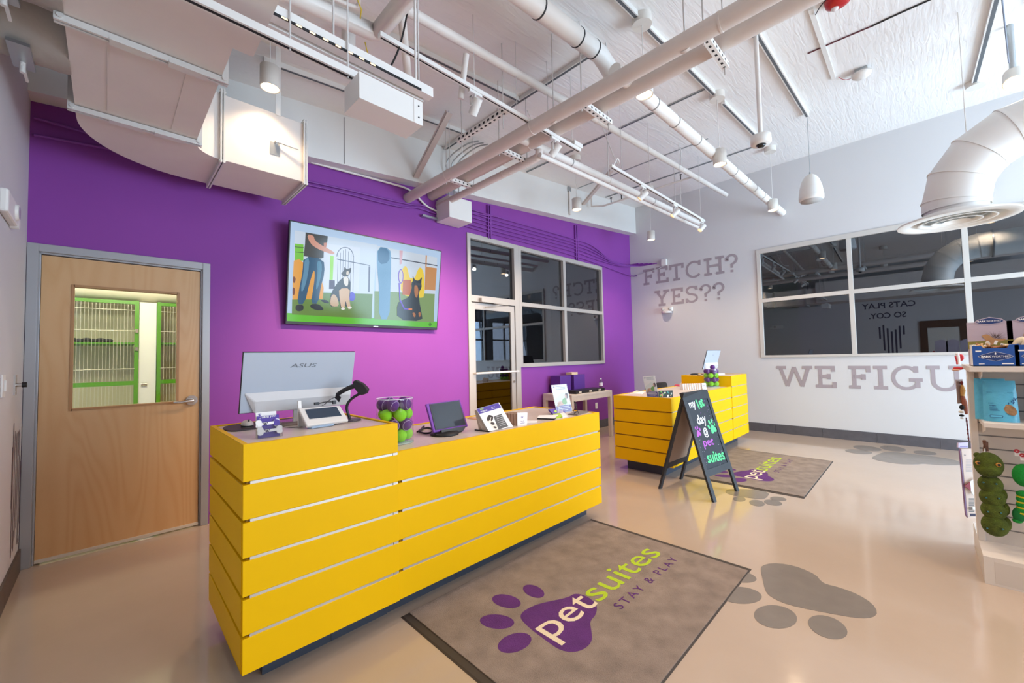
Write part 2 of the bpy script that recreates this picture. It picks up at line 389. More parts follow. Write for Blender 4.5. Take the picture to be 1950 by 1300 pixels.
# white bulkhead that follows the roof pitch above the purple wall
def BZ(x): return 3.205 + .0852*x
mb = MB(); a, b_ = XL, W; y0, y1 = 4.10, D-.001
mb.hexa([(a, y0, BZ(a)), (b_, y0, BZ(b_)), (b_, y1, BZ(b_)), (a, y1, BZ(a)), (a, y0, R(a)), (b_, y0, R(b_)), (b_, y1, R(b_)), (a, y1, R(a))], M_WHITEW)
mb.box(1.70, 1.705, 4.098, 4.101, BZ(1.7)+.01, R(1.7)-.02, M_DARK)
bulk = struct(mb.build('trim_1'), 'white bulkhead above the purple wall following the roof slope', 'bulkhead')
# baseboards
mb = MB(); x = GDX+.1
def base_run(mb, f, p0, p1, step, m, hgt=.142, th=.012):
    L = p1-p0; n = max(1, round(abs(L)/step))
    for i in range(n):
        a0 = p0+L*i/n; a1 = p0+L*(i+1)/n - (.003 if L > 0 else -.003); f(mb, a0, a1, hgt, th, m)
base_run(mb, lambda b, a0, a1, h, t, m: b.box(a0, a1, D-t, D-.0005, 0, h, m), .64, 3.40, .6, M_CHAR)
base_run(mb, lambda b, a0, a1, h, t, m: b.box(a0, a1, D-t, D-.0005, 0, h, m), 4.45, W-.02, .6, M_CHAR)
struct(mb.build('baseboard_purple'), 'dark grey tile baseboard along the purple wall', 'baseboard')
mb = MB(); base_run(mb, lambda b, a0, a1, h, t, m: b.box(W-t, W-.0005, a0, a1, 0, h, m), YB+.02, D-.02, .61, M_CHAR)
struct(mb.build('baseboard_right'), 'dark grey tile baseboard along the lettered wall', 'baseboard')
M_BB = mat('brown_grey_base', '5a4c44', .5, var=.1, vscale=10)
mb = MB(); base_run(mb, lambda b, a0, a1, h, t, m: b.box(XL+.0005, XL+t, a0, a1, 0, h, m), YB+.02, -1.0, .61, M_BB)
base_run(mb, lambda b, a0, a1, h, t, m: b.box(XL+.0005, XL+t, a0, a1, 0, h, m), .1, D-.02, .61, M_BB)
struct(mb.build('baseboard_left'), 'brown grey baseboard on the left wall beside the door', 'baseboard')

# ---------------- wooden door ----------------
def empty_struct(name, loc, label, cat):
    o = bpy.data.objects.new(name, None); COL.objects.link(o); o.location = loc; ORG[o] = V3(loc); o['kind'] = 'structure'; o['label'] = label; o['category'] = cat
    return o
d1 = empty_struct('door_1', (.11, D, 0), 'birch veneer door with a window in a grey steel frame', 'door')
mb = MB(); x0, x1, zt = OP_D1[0], OP_D1[1], OP_D1[3]
for a, b_, c, d in ((x0, x0+.052, 0, zt), (x1-.052, x1, 0, zt), (x0+.052, x1-.052, zt-.055, zt)):
    mb.box(a, b_, D-.012, D+.12, c, d, M_STEEL)
for a, b_, c, d in ((x0+.052, x0+.063, 0, zt-.055), (x1-.063, x1-.052, 0, zt-.055), (x0+.052, x1-.052, zt-.067, zt-.055), (x0+.052, x0+.085, 0, zt-.055), (x1-.085, x1-.052, 0, zt-.055), (x0+.052, x1-.052, zt-.09, zt-.055)):
    mb.box(a, b_, (D+.068 if (b_-a > .02 and d-c > 1 and b_-a < .5) or d-c == .035 or c == zt-.09 else D+.012), D+.12, c, d, M_STEEL)
mb.build('door_frame', d1, bevel=.003)
lx0, lx1, lz0, lz1 = -.333, .547, .03, 2.112; wx0, wx1, wz0, wz1 = -.178, .402, 1.03, 1.91
mb = MB()
for a, b_, c, d in ((lx0, wx0, lz0, lz1), (wx1, lx1, lz0, lz1), (wx0, wx1, lz0, wz0), (wx0, wx1, wz1, lz1)):
    mb.box(a, b_, D+.02, D+.065, c, d, M_WOOD)
leaf = mb.build('door_leaf', d1)
mb = MB(); M_BEAD = mat('door_bead', 'a87c50', .4)
for a, b_, c, d in ((wx0-.012, wx0+.004, wz0-.012, wz1+.012), (wx1-.004, wx1+.012, wz0-.012, wz1+.012), (wx0, wx1, wz0-.012, wz0+.004), (wx0, wx1, wz1-.004, wz1+.012)):
    mb.box(a, b_, D+.014, D+.068, c, d, M_BEAD)
mb.build('window_bead', leaf)
mb = MB(); mb.box(wx0+.004, wx1-.004, D+.04, D+.044, wz0+.004, wz1-.004, M_GLASSC); mb.build('window_pane', leaf)
mb = MB(); hx, hz = .497, 1.035
mb.cyl((hx, D+.02, hz), (hx, D-.0, hz), .040, M_CHROME, 24); mb.cyl((hx, D, hz), (hx, D-.045, hz), .012, M_CHROME, 12)
mb.tube(curve([(hx, D-.045, hz), (hx-.03, D-.052, hz-.001), (hx-.07, D-.052, hz-.008), (hx-.115, D-.045, hz-.004)], 2), [.012]+[.011]*11+[.009], M_CHROME, 10) if 0 else \
    mb.tube([(hx+.004, D-.043, hz), (hx-.03, D-.052, hz-.003), (hx-.07, D-.052, hz-.008), (hx-.12, D-.046, hz-.004)], [.013, .012, .010, .008], M_CHROME, 12)
mb.build('door_handle', leaf)
mb = MB(); mb.box(lx0, lx1, D+.008, D+.022, .012, .032, mat('door_sweep', 'c9c0b4', .5)); mb.build('door_sweep', leaf)
# kennel room behind the wooden door
M_CREAM = mat('cream_wall', 'e8e2cc', .6); M_LIME = mat('lime_green_frame', '55951a', .4); M_GAL2 = mat('cage_wire', 'd9d6c4', .35, .4)
mb = MB(); mb.box(-1.6, 1.9, 6.9, 6.98, 0, 2.7, M_CREAM); mb.box(-1.68, -1.6, D+.13, 6.98, 0, 2.7, M_CREAM); mb.box(1.9, 1.98, D+.13, 6.98, 0, 2.7, M_CREAM)
mb.box(-1.68, 1.98, D+.13, 6.98, 2.7, 2.78, M_CREAM); mb.box(-1.68, 1.98, D+.13, 6.98, -.1, 0, M_CREAM)
struct(mb.build('wall_kennel'), 'cream walls of the kennel room behind the wooden door', 'wall')
def cage(x0, x1, label):
    t = thing('kennel_cage', label, 'cage', ((x0+x1)/2, 6.2, 0), 'kennel cages behind the door')
    mb = MB()
    for x in (x0, x1-.035): mb.box(x, x+.035, 6.18, 6.22, 0, 2.06, M_LIME)
    for z, hh in ((2.02, .035), (1.12, .045), (.3, .04)): mb.box(x0+.035, x1-.035, 6.18, 6.22, z, z+hh, M_LIME)
    mb.build('cage_frame', t)
    mb = MB(); mb.box(x0+.03, x1-.03, 6.24, 6.75, 1.575, 1.595, M_LIME); mb.build('shelf', t)
    mb = MB(); mb.box(x0, x1, 6.78, 6.8, 0, 2.06, mat('cage_back', 'd0c9a6', .5)); mb.box(x0+.005, x0+.02, 6.23, 6.78, 0, 2.05, mat('cage_back')); mb.build('back_panel', t)
    n = int((x1-x0)/.029); mb = MB()
    for i in range(1, n):
        x = x0+.035+(x1-x0-.07)*i/n; mb.cyl((x, 6.185, 1.17), (x, 6.185, 2.02), .0022, M_GAL2, 5); mb.cyl((x, 6.185, .34), (x, 6.185, 1.12), .0022, M_GAL2, 5)
    for z in (1.3, 1.72, 1.95, .9): mb.cyl((x0+.03, 6.18, z), (x1-.03, 6.18, z), .004, M_GAL2, 5)
    mb.build('wire_bars', t)
    for z in (1.5, 1.7): mb = MB(); mb.box(x1-.03, x1-.005, 6.16, 6.18, z, z+.04, M_CHROME); mb.build('latch', t)
cage(-.85, .245, 'green framed wire cage seen through the left of the door window')
cage(.40, 1.3, 'green framed wire cage seen at the right of the door window')
mb = MB(); mb.box(.25, .395, 6.2, 6.5, .002, 2.05, mat('white_laminate', 'efeee6', .4)); mb.cyl((.27, 6.195, 1.12), (.32, 6.195, 1.12), .02, M_CHROME, 10)
tag(mb.build('cabinet_panel'), 'white upright panel between the two wire cages', 'panel')
mb = MB(); mb.cyl((-1.55, 6.3, 2.205), (1.85, 6.3, 2.205), .135, mat('cream_pipe', 'e6dfc6', .5), 20); mb.cyl((-.1, 6.3, 2.205), (-.08, 6.3, 2.205), .138, mat('cream_pipe'), 20)
tag(mb.build('duct_pipe'), 'cream round duct above the wire cages behind the door', 'duct')
mb = MB()
for i in range(7): mb.ball((-.33+i*.055, 6.45, 1.62+.008*(i % 2)), .045, mat('grey_blanket', '3f3d40', .9), 10, 6, (1, 1.4, .5))
tag(mb.build('blanket'), 'dark grey folded blanket on the shelf of the left cage', 'blanket')
l = bpy.data.lights.new('kennel_lamp', 'POINT'); l.shadow_soft_size = .12; l.energy = 62; l.color = (1, .93, .70)
o = bpy.data.objects.new('kennel_lamp', l); COL.objects.link(o); o.location = (.1, 5.05, 2.45)
mb = MB(); mb.box(-.2, .4, 4.75, 5.35, 2.64, 2.69, M_WHITE); tag(mb.build('ceiling_light'), 'square ceiling light in the kennel room behind the door', 'light')

# ---------------- dark glazing in the purple wall ----------------
w1 = empty_struct('window_1', (5.5, D, GZ0), 'dark glazed window beside the glass door in the purple wall', 'window')
mb = MB(); f0, f1 = D-.02, D+.07
def bar(x0, x1, z0, z1, m=M_ALU): mb.box(x0, x1, f0, f1, z0, z1, m)
bar(4.40, 4.45, GZ0, GZ1); bar(6.65, GX1, GZ0, GZ1); bar(4.45, 6.65, GZ1-.065, GZ1); bar(4.45, 6.65, GZ0, GZ0+.055)
bar(5.49, 5.555, GZ0+.055, GZ1-.065); bar(4.45, 5.49, 2.11, 2.17); bar(5.555, 6.65, 2.11, 2.17)
mb.build('window_frame', w1, bevel=.002)
for x0, x1 in ((4.45, 5.49), (5.555, 6.65)):
    for z0, z1 in ((GZ0+.055, 2.11), (2.17, GZ1-.065)):
        mb = MB(); mb.box(x0, x1, D+.03, D+.036, z0, z1, M_GLASSD); mb.build('window_pane', w1)
d2 = empty_struct('door_2', (3.88, D, 0), 'dark glass door with pale metal frame in the purple wall', 'door')
mb = MB(); bar(GX0, 3.465, 0, GZ1); bar(4.30, 4.399, 0, GZ1); bar(3.465, 4.30, GZ1-.065, GZ1); bar(3.465, 4.30, 2.10, 2.19)
mb.build('door_frame', d2, bevel=.002)
mb = MB(); mb.box(3.465, 4.30, D+.03, D+.036, 2.19, GZ1-.065, M_GLASSD); mb.build('transom_pane', d2)
mb = MB()
for a, b_, c, d in ((3.47, 3.535, .02, 2.09), (4.215, 4.295, .02, 2.09), (3.535, 4.215, 2.0, 2.09), (3.535, 4.215, .02, .28)): mb.box(a, b_, D-.005, D+.04, c, d, M_ALU)
lf = mb.build('door_leaf', d2, bevel=.002)
mb = MB(); mb.box(3.535, 4.215, D+.015, D+.021, .28, 2.0, M_GLASSD); mb.build('door_pane', lf)
mb = MB(); mb.cyl((3.50, D-.06, 1.13), (4.30, D-.06, 1.13), .014, M_WHITE, 12)
for x in (3.50, 4.30): mb.cyl((x, D-.07, 1.13), (x, D-.0, 1.13), .011, M_WHITE, 10)
mb.cyl((4.25, D-.02, .98), (4.25, D, .98), .018, M_CHROME, 12); mb.build('push_bar', lf)
mb = MB(); mb.box(3.60, 3.95, D-.075, D-.006, 2.10, 2.155, M_ALU); mb.tube([(3.84, D-.05, 2.10), (3.98, D-.2, 2.06), (3.70, D-.03, 2.03)], .008, M_ALU, 6)
mb.build('door_closer', lf)
# dark rooms behind the tinted glass
M_DKW = mat('dim_room_wall', '8d8b90', .7); M_DKG = mat('dim_green_wall', '5f7f45', .7); M_DKF = mat('dim_floor', '7b756f', .5)
mb = MB(); mb.box(2.6, 9.2, 7.6, 7.7, 0, 3.2, M_DKW); mb.box(2.5, 2.6, D+.13, 7.7, 0, 3.2, M_DKW); mb.box(9.2, 9.3, D+.13, 7.7, 0, 3.2, M_DKW)
mb.box(2.5, 9.3, D+.13, 7.7, 3.2, 3.3, M_DKW); mb.box(2.5, 9.3, D+.13, 7.7, -.1, 0, M_DKF)
struct(mb.build('wall_office'), 'walls of the dim office behind the purple wall', 'wall')
mb = MB(); mb.box(11.0, 11.1, -3.4, 1.9, 0, 3.2, M_DKW); mb.box(11.0, 11.1, 1.9, 3.4, 0, 3.2, M_DKG); mb.box(W+.13, 11.1, 3.4, 3.5, 0, 3.2, M_DKG); mb.box(W+.13, 11.1, -3.5, -3.4, 0, 3.2, M_DKW)
mb.box(W+.13, 11.1, -3.5, 3.5, 3.2, 3.3, M_DKW); mb.box(W+.13, 11.1, -3.5, 3.5, -.1, 0, M_DKF)
struct(mb.build('wall_playroom'), 'walls of the dim playroom behind the lettered wall', 'wall')
# low shelving seen dimly through the glass door
t = thing('bookcase', 'low dim shelving unit behind the glass door', 'shelf', (4.6, 6.0, 0))
mb = MB(); M_TAUP = mat('taupe_board', '8d7a6c', .5)
mb.box(3.6, 6.2, 5.9, 6.3, .86, .90, M_TAUP); mb.build('top', t)
for x in (3.6, 4.45, 5.3, 6.16):
    mb = MB(); mb.box(x, x+.04, 5.9, 6.3, 0, .86, M_TAUP); mb.build('side_panel', t)
mb = MB(); mb.box(3.64, 6.16, 5.9, 6.3, .42, .45, M_TAUP); mb.build('shelf_board', t)
# ---------------- window in the right wall ----------------
w2 = empty_struct('window_2', (W, .13, RZ0), 'wide dark window with pale frame above the big wall lettering', 'window')
mb = MB()
M_RFR = mat('pale_window_frame', 'c6c0b9', .45)
def rbar(y0, y1, z0, z1): mb.box(W-.02, W+.08, y0, y1, z0, z1, M_RFR)
rbar(1.85, RY1, RZ0, RZ1); rbar(RY0, -1.585, RZ0, RZ1); rbar(-1.585, 1.85, RZ1-.07, RZ1); rbar(-1.585, 1.85, RZ0, RZ0+.035)
cols = [(1.85, .718), (.662, -.433), (-.489, -1.585)]
rbar(.662, .718, RZ0+.035, RZ1-.07); rbar(-.489, -.433, RZ0+.035, RZ1-.07)
for a, b_ in cols: rbar(b_, a, 2.165, 2.225)
mb.build('window_frame', w2, bevel=.002)
for a, b_ in cols:
    for z0, z1 in ((RZ0+.035, 2.165), (2.225, RZ1-.07)):
        mb = MB(); mb.box(W+.02, W+.026, b_, a, z0, z1, M_GLASSD); mb.build('window_pane', w2)
# brown door far back on the left wall (shows in the window reflection)
d3 = empty_struct('door_3', (XL, -.45, 0), 'brown wooden door with a lit pane on the left wall', 'door')
mb = MB(); M_BRD = mat('brown_door', '5b3a24', .45, var=.1, vscale=6)
for a, b_, c, d in ((-.9, -.75, 0, 2.1), (-.15, 0, 0, 2.1), (-.75, -.15, 0, 1.05), (-.75, -.15, 1.9, 2.1)): mb.box(XL+.002, XL+.045, a, b_, c, d, M_BRD)
lf = mb.build('door_leaf', d3)
mb = MB(); mb.box(XL+.01, XL+.03, -.75, -.15, 1.05, 1.9, mat('frosted_pane', 'd8d4cc', .3)); mb.build('door_pane', lf)
# ---------------- wall lettering and graphics ----------------
M_TAUPE = mat('taupe_vinyl_letter', 'a3979b', .5); M_NAVY = mat('dark_vinyl', '4b4256', .5)
def wall_word(px0, py_, chars, b0, hgt, label):
    mb = MB()
    for ch, a, b in chars:
        p0 = wx(px0[0]+a/px0[2], py_, W); p1 = wx(px0[0]+b/px0[2], py_, W)
        slab(mb, FRW, ch, -p0.y, -p1.y, b0, hgt, M_TAUPE, .0025)
    return tag(mb.build('wall_lettering'), label, 'lettering')
wall_word((1180, 0, 5.4156), 520, [('F', 243, 358), ('E', 375, 502), ('T', 515, 662), ('C', 682, 848), ('H', 873, 1083), ('?', 1093, 1225)], 2.757, .325, 'taupe slab serif word FETCH? on the grey wall, top line')
wall_word((1180, 0, 5.4156), 562, [('Y', 362, 512), ('E', 530, 660), ('S', 683, 808), ('?', 828, 945), ('?', 960, 1085)], 2.296, .315, 'taupe slab serif word YES?? on the grey wall, below FETCH')
wall_word((1430, 0, 3.421), 715, [('W', 170, 403), ('E', 420, 553)], .762, .336, 'large taupe word WE on the grey wall under the window')
wall_word((1430, 0, 3.421), 715, [('F', 637, 778), ('I', 800, 890), ('G', 915, 1118), ('U', 1145, 1385)], .762, .336, 'large taupe letters FIGU under the window beside the shop shelf')
mb = MB()
text(mb, FLW, 'CATS PLAY', .05, 2.55, .16, M_NAVY, width=1.15, bold=.02); text(mb, FLW, 'SO COY.', .25, 2.25, .16, M_NAVY, width=.8, bold=.02)
tag(mb.build('wall_lettering'), 'dark lettering CATS PLAY SO COY. on the left wall, seen mirrored in the window', 'lettering')
mb = MB()
for i, (lo, hi) in enumerate(((1.75, 2.0), (1.35, 2.0), (1.2, 1.9), (1.15, 1.85), (1.2, 1.95), (1.3, 2.05), (1.65, 2.0))):
    mb.lay(FLW, [(.3+i*.085, lo), (.34+i*.085, lo), (.34+i*.085, hi), (.3+i*.085, hi)], M_NAVY, .002)
tag(mb.build('wall_graphic'), 'striped heart graphic on the left wall below the CATS PLAY lettering', 'wall graphic')
# striped cat figure low on the left wall beside the door frame (traced from the photo onto that wall)
mb = MB(); M_STRIPE = mat('striped_vinyl', '6f6168', .5)
def c2(x, y): return (x/2.708, 660+y/2.708)
for xs, y0, y1, wd in ((60, 740, 790, 2.5), (63, 520, 830, 3), (70, 395, 1060, 3), (77, 435, 1015, 3), (85, 445, 965, 3), (92, 440, 915, 3), (98, 430, 560, 3), (88, 990, 1015, 3), (97, 560, 1000, 3), (103, 590, 900, 2.5), (60, 1010, 1045, 2.5), (66, 950, 1055, 2.5)):
    q = [FLW.hit(*c2(xs, y0)), FLW.hit(*c2(xs+wd, y0)), FLW.hit(*c2(xs-2+wd, y1)), FLW.hit(*c2(xs-2, y1))]
    a0, a1 = q[0][0], q[1][0]
    mb.lay(FLW, [(a0, q[0][1]), (a1, q[0][1]), (a1, q[3][1]), (a0, q[3][1])], M_STRIPE, .0015)
tag(mb.build('wall_graphic'), 'tall graphic of thin vertical stripes low on the left wall by the door', 'wall graphic')

# ---------------- paw prints painted on the floor ----------------
def decal(lst, label):
    mb = MB()
    for i, pts in enumerate(lst): mb.prism(FFL, [tuple(fl(*q)[:2]) for q in pts], .0002, .0014, M_FLOORP)
    return tag(mb.build('floor_decal'), label, 'paw print')
def el(cx, cy, rx, ry, rot=0, z=1): return [(x, y) for x, y in ellipse((cx, cy), rx, ry, rot, 28)]
def z8(x, y): return (1340+x/5.417, 1040+y/5.417)
pad = smooth([(585, 240), (600, 200), (700, 172), (860, 185), (1000, 222), (1160, 295), (1210, 360), (1260, 390), (1420, 430), (1600, 500), (1740, 590), (1798, 680), (1750, 735), (1620, 745), (1450, 720), (1100, 655), (880, 605), (740, 550), (660, 495), (630, 440), (605, 330)], 1)
decal([[z8(*q) for q in pad], [z8(*q) for q in el(375, 505, 226, 86, .08)], [z8(*q) for q in el(741, 728, 224, 118, .13)], [z8(*q) for q in el(1280, 835, 212, 108, .34)], [z8(*q) for q in el(330, 305, 218, 62, .16)]],
      'large grey paw print painted on the floor at the front, by the mat corner')
def z3(x, y): return (1140+x/3.824, 640+y/3.824)
pad = smooth([(920, 1125), (960, 1112), (1080, 1112), (1250, 1135), (1225, 1175), (1190, 1188), (1120, 1180), (1000, 1165), (930, 1145)], 2)
decal([[z3(*q) for q in pad], [z3(*q) for q in el(1025, 1186, 46, 17, .05)], [z3(*q) for q in el(1153, 1215, 57, 22, .15)], [z3(*q) for q in el(1270, 1212, 67, 20, .15)], [z3(*q) for q in el(1308, 1184, 60, 15, .1)]],
      'grey paw print on the floor between the sandwich board and the far mat')
def z6(x, y): return (1400+x/3.545, 740+y/3.545)
pad = smooth([(918, 466), (945, 450), (1000, 428), (1060, 426), (1200, 440), (1400, 465), (1480, 480), (1530, 500), (1515, 515), (1430, 518), (1330, 512), (1270, 506), (1220, 512), (1100, 508), (1000, 492), (940, 478)], 1)
decal([[z6(*q) for q in pad], [z6(*q) for q in el(834, 425, 92, 14, .09)], [z6(*q) for q in el(893, 402, 97, 16, .12)], [z6(*q) for q in el(1066, 404, 88, 17, .12)], [z6(*q) for q in el(1282, 433, 80, 14, .09)]],
      'grey paw print on the floor near the dark baseboard of the lettered wall')

mb = MB(); mb.box(9.2, 9.8, 2.4, 3.0, 3.13, 3.2, M_WHITE); tag(mb.build('ceiling_light'), 'dim ceiling light added in the playroom to brighten its green wall', 'light')  # unseen fixture and light added to brighten the green playroom wall
l = bpy.data.lights.new('playroom_fill', 'AREA'); l.size = .5; l.energy = 60; l.color = (1, .96, .85)
o = bpy.data.objects.new('playroom_fill', l); COL.objects.link(o); o.location = (9.5, 2.7, 3.1)

M_ROD = mat('pale_rod', 'cfcac6', .5)

# ---------------- rectangular duct run ----------------
DZ, DT = 2.78, 3.26
t = thing('air_duct', 'large white rectangular duct with a curved elbow above the wooden door', 'duct', (.2, 2.9, DZ))
mb = MB(); mb.box(XL+.004, .472, -1.9, 2.176, DZ, 3.40, M_DUCT); mb.build('main_duct', t)
mb = MB(); mb.box(-.148, .392, 2.176, 3.27, DZ+.004, DT, M_DUCT)
for x in (-.02, .26): mb.box(x, x+.006, 2.5, 3.2, DZ+.001, DZ+.004, M_DUCT)
mb.build('branch_duct', t)
out = [(-.148, 3.27)] + [(.45-.598*math.cos(math.radians(a)), 3.40+.583*math.sin(math.radians(a))) for a in range(0, 91, 6)] + [(.56, 3.983)]
inn = [(.56, 3.45)] + [(.56-.168*math.sin(math.radians(a)), 3.27+.18*math.cos(math.radians(a))) for a in range(15, 91, 15)]
mb = MB(); mb.prism(FFL, out+inn, DZ, DT, M_DUCT); mb.build('elbow', t)
mb = MB(); mb.box(.56, 1.115, 3.45, 3.983, DZ, DT, M_DUCT)
mb.build('end_duct', t, bevel=.002)
M_FLG = mat('duct_flange', 'd9d8d4', .4, .2)
def ring_y(y, x0, x1, z0, z1, n='flange'):
    mb = MB(); e = .028
    for yy in (y-.018, y+.004):
        mb.box(x0-e, x1+e, yy, yy+.012, z0-e, z0, M_FLG); mb.box(x0-e, x1+e, yy, yy+.012, z1, z1+e, M_FLG)
        mb.box(x0-e, x0, yy, yy+.012, z0, z1, M_FLG); mb.box(x1, x1+e, yy, yy+.012, z0, z1, M_FLG)
    L = x1-x0
    for k in (.25, .62): mb.box(x0+L*k, x0+L*(k+.27), y-.024, y+.024, z0-e-.004, z0-e+.006, M_FLG)
    for sx in (x0-.01, x1+.01):
        for sz in (z0-.01, z1+.01): mb.cyl((sx, y-.026, sz), (sx, y+.026, sz), .01, M_FLG, 8)
    return mb.build(n, t)
ring_y(2.45, -.148, .392, DZ, DT); ring_y(3.265, -.148, .392, DZ, DT)
def ring_x(x, y0, y1, z0, z1):
    mb = MB(); e = .028
    for xx in (x-.014, x+.003):
        mb.box(xx, xx+.01, y0-e, y1+e, z0-e, z0, M_FLG); mb.box(xx, xx+.01, y0-e, y1+e, z1, z1+e, M_FLG)
        mb.box(xx, xx+.01, y0-e, y0, z0, z1, M_FLG); mb.box(xx, xx+.01, y1, y1+e, z0, z1, M_FLG)
    for sz in (z0-.012, z1+.012): mb.cyl((x-.02, y0-.012, sz), (x+.02, y0-.012, sz), .01, M_FLG, 8)
    mb.build('flange', t)
ring_x(.56, 3.45, 3.983, DZ, DT); ring_x(1.112, 3.45, 3.983, DZ, DT)
mb = MB(); mb.box(.86, .93, 3.446, 3.45, 2.93, 3.03, M_GALV); mb.cyl((.9, 3.43, 3.03), (1.05, 3.40, 3.01), .007, M_FLG, 6); mb.cyl((.9, 3.45, 3.03), (.9, 3.41, 3.03), .012, M_FLG, 8)
mb.build('damper_lever', t)
mb = MB(); x = .90; mb.box(x, x+.035, 3.443, 3.447, DT-.01, R(x), M_WHITE); mb.build('strap_hanger', t)
M_WRAP = mat('wrapped_duct', 'a59f97', .75, var=.1, vscale=5, bump=.35, bscale=9)
for yc, zc in ((2.86, 3.02), (2.36, 3.02)):
    mb = MB(); n = 6; mb.tube([(XL+.002+(.252)*i/n, yc, zc) for i in range(n+1)], [.245, .25, .246, .251, .247, .25, .246], M_WRAP, 28); mb.build('wrapped_branch', t)
    mb = MB(); x = -.30; mb.box(x-.035, x+.035, yc-.11, yc+.11, zc-.262, zc-.247, M_GALV); mb.box(x-.005, x+.005, yc+.04, yc+.2, zc-.28, zc-.27, M_FLG)
    mb.cyl((x, yc+.05, zc-.25), (x, yc+.05, zc-.31), .010, M_FLG, 8); mb.build('damper_bracket', t)

# ---------------- pipes ----------------
def X(px, py, y): return wy(px, py, y)
def bands(mb, a, b, r, ks, m, wd=.006):
    a = V3(a); b = V3(b); d = (b-a).normalized()
    for k in ks:
        p = a+(b-a)*k; mb.cyl(p-d*wd, p+d*wd, r*1.05, m, 20)
def pipe(pts, r, label, m=None, seg=18, band=(), bandm=None, rods=(), rodm=None, sm=0, cat='pipe', name='pipe', band_seg=(0, -1)):
    m = m or M_WHITE2; mb = MB(); pp = curve(pts, sm) if sm else [V3(p) for p in pts]
    mb.tube(pp, r, m, seg)
    if band: bands(mb, pts[band_seg[0]], pts[band_seg[1]], r, band, bandm or m)
    o = mb.build(name, at=pts[0]); tag(o, label, cat)
    for p in rods:
        q = MB(); p = V3(p); q.cyl(p+V3((0, 0, r*.6)), (p.x, p.y, R(p.x)-.002), .005, rodm or M_ROD, 6); q.cyl(p-V3((.012, 0, 0)), p+V3((.012, 0, 0)), r*1.12, m, seg); q.build('hanger_rod', o)
    return o
M_INS = mat('insulated_pipe', 'eae6e0', .45, var=.02, vscale=6); M_SEAM = mat('pipe_seam', '8e8a86', .6); M_SEAMD = mat('pipe_seam_dark', '2c2c2e', .6)
M_BEIGE = mat('warm_white_pipe', 'd6cac2', .5, var=.03, vscale=5)
x1, z1 = 2.521, 3.262; YF = -2.5
pipe([(x1, 4.252, z1), (x1, YF, z1)], .056, 'thick pale pipe running overhead, lowest of the parallel group', M_BEIGE, band=(.12, .3, .52), bandm=M_BEIGE,
     rods=[(x1, 3.4, z1), (x1, 2.0, z1), (x1, .95, z1), (x1, -.5, z1)])
pipe([(2.71, 4.252, 3.37), (2.71, YF, 3.37)], .026, 'thin pale pipe between the two thick overhead pipes', M_BEIGE)
pipe([(2.86, 4.252, 3.385), (2.86, YF, 3.385)], .06, 'thick pale overhead pipe at the right of the parallel group', M_BEIGE, band=(.07, .25, .5), bandm=M_BEIGE)
def trapeze(y, label, x0=2.56, x1=3.0, z=3.318):
    mb = MB(); mb.box(x0, x1, y-.022, y+.022, z-.04, z, M_WHITE)
    n = 8
    for i in range(n):
        a = x0+.03+(x1-x0-.06)*i/(n-1); mb.box(a-.009, a+.009, y-.0225, y-.018, z-.029, z-.014, M_DARK); mb.box(a-.011, a+.011, y-.007, y+.007, z-.0405, z-.039, M_DARK)
    o = mb.build('strut_channel', at=(x0, y, z)); tag(o, label, 'strut', 'trapeze struts under the parallel pipes')
    for x in (x0+.03, x1-.025):
        q = MB(); q.cyl((x, y, z-.09), (x, y, R(x)-.001), .005, M_ROD, 6); q.build('hanger_rod', o)
trapeze(.861, 'slotted strut under the overhead pipes, nearest the viewer')
trapeze(1.775, 'slotted strut under the overhead pipes, above the far desk side')
trapeze(2.715, 'slotted strut under the overhead pipes beside the pipe elbow')
trapeze(3.555, 'slotted strut under the overhead pipes nearest the purple wall')
mb = MB(); mb.box(2.255, 2.297, 2.28, 2.93, 3.32, 3.361, M_WHITE)
for i in range(11): y = 2.32+i*.057; mb.box(2.254, 2.26, y-.012, y+.012, 3.33, 3.35, M_DARK); mb.box(2.268, 2.284, y-.012, y+.012, 3.319, 3.321, M_DARK)
o = tag(mb.build('strut_channel'), 'slotted strut hung lengthways left of the parallel pipes', 'strut')
for y in (2.33, 2.88):
    q = MB(); q.cyl((2.276, y, 3.2), (2.276, y, R(2.276)-.001), .005, M_ROD, 6); q.build('hanger_rod', o)
# pipe that comes out of the purple wall and turns along it
a = (2.955, 4.252, 3.275); b = (2.955, 2.56, 3.275)
pipe([a, b, (2.955, 2.54, 3.29), (2.96, 2.535, 3.34)], .038, 'pale pipe from the purple wall ending in an elbow below the rails', M_BEIGE, band=(.72, .78), bandm=M_BEIGE, band_seg=(0, 1))
P1 = X(1027, 281, 2.56); P2 = X(1336, 427, 2.56)
pipe([P1+V3((-.3, 0, -.01)), P2], .040, 'white pipe running along under the track rail', M_WHITE2, rods=[P1+(P2-P1)*.3, P1+(P2-P1)*.75], band=(.18, .6), bandm=M_SEAM)
P1 = X(1028, 295, 2.50); P2 = X(1331, 434, 2.50)
pipe([P1, P2], .024, 'slim white pipe below the pipe under the track rail')
# sprinkler line and its branches
A0 = X(763, 12, 2.25); A1 = X(1383, 371, 2.25)
pipe([A0, A1], .034, 'white sprinkler pipe crossing the ceiling towards the lettered wall', M_WHITE2, rods=[A0+(A1-A0)*.33, A0+(A1-A0)*.7], band=(.36, .46, .8))
pipe([A0, X(778, 157, 2.6)], .028, 'short slanting pipe dropping from the end of the sprinkler pipe', M_WHITE2)
q = X(888, 103, 2.25); pipe([q, q+V3((.02, .1, -.28))], .022, 'short capped drop pipe hanging from the sprinkler pipe', M_WHITE2)
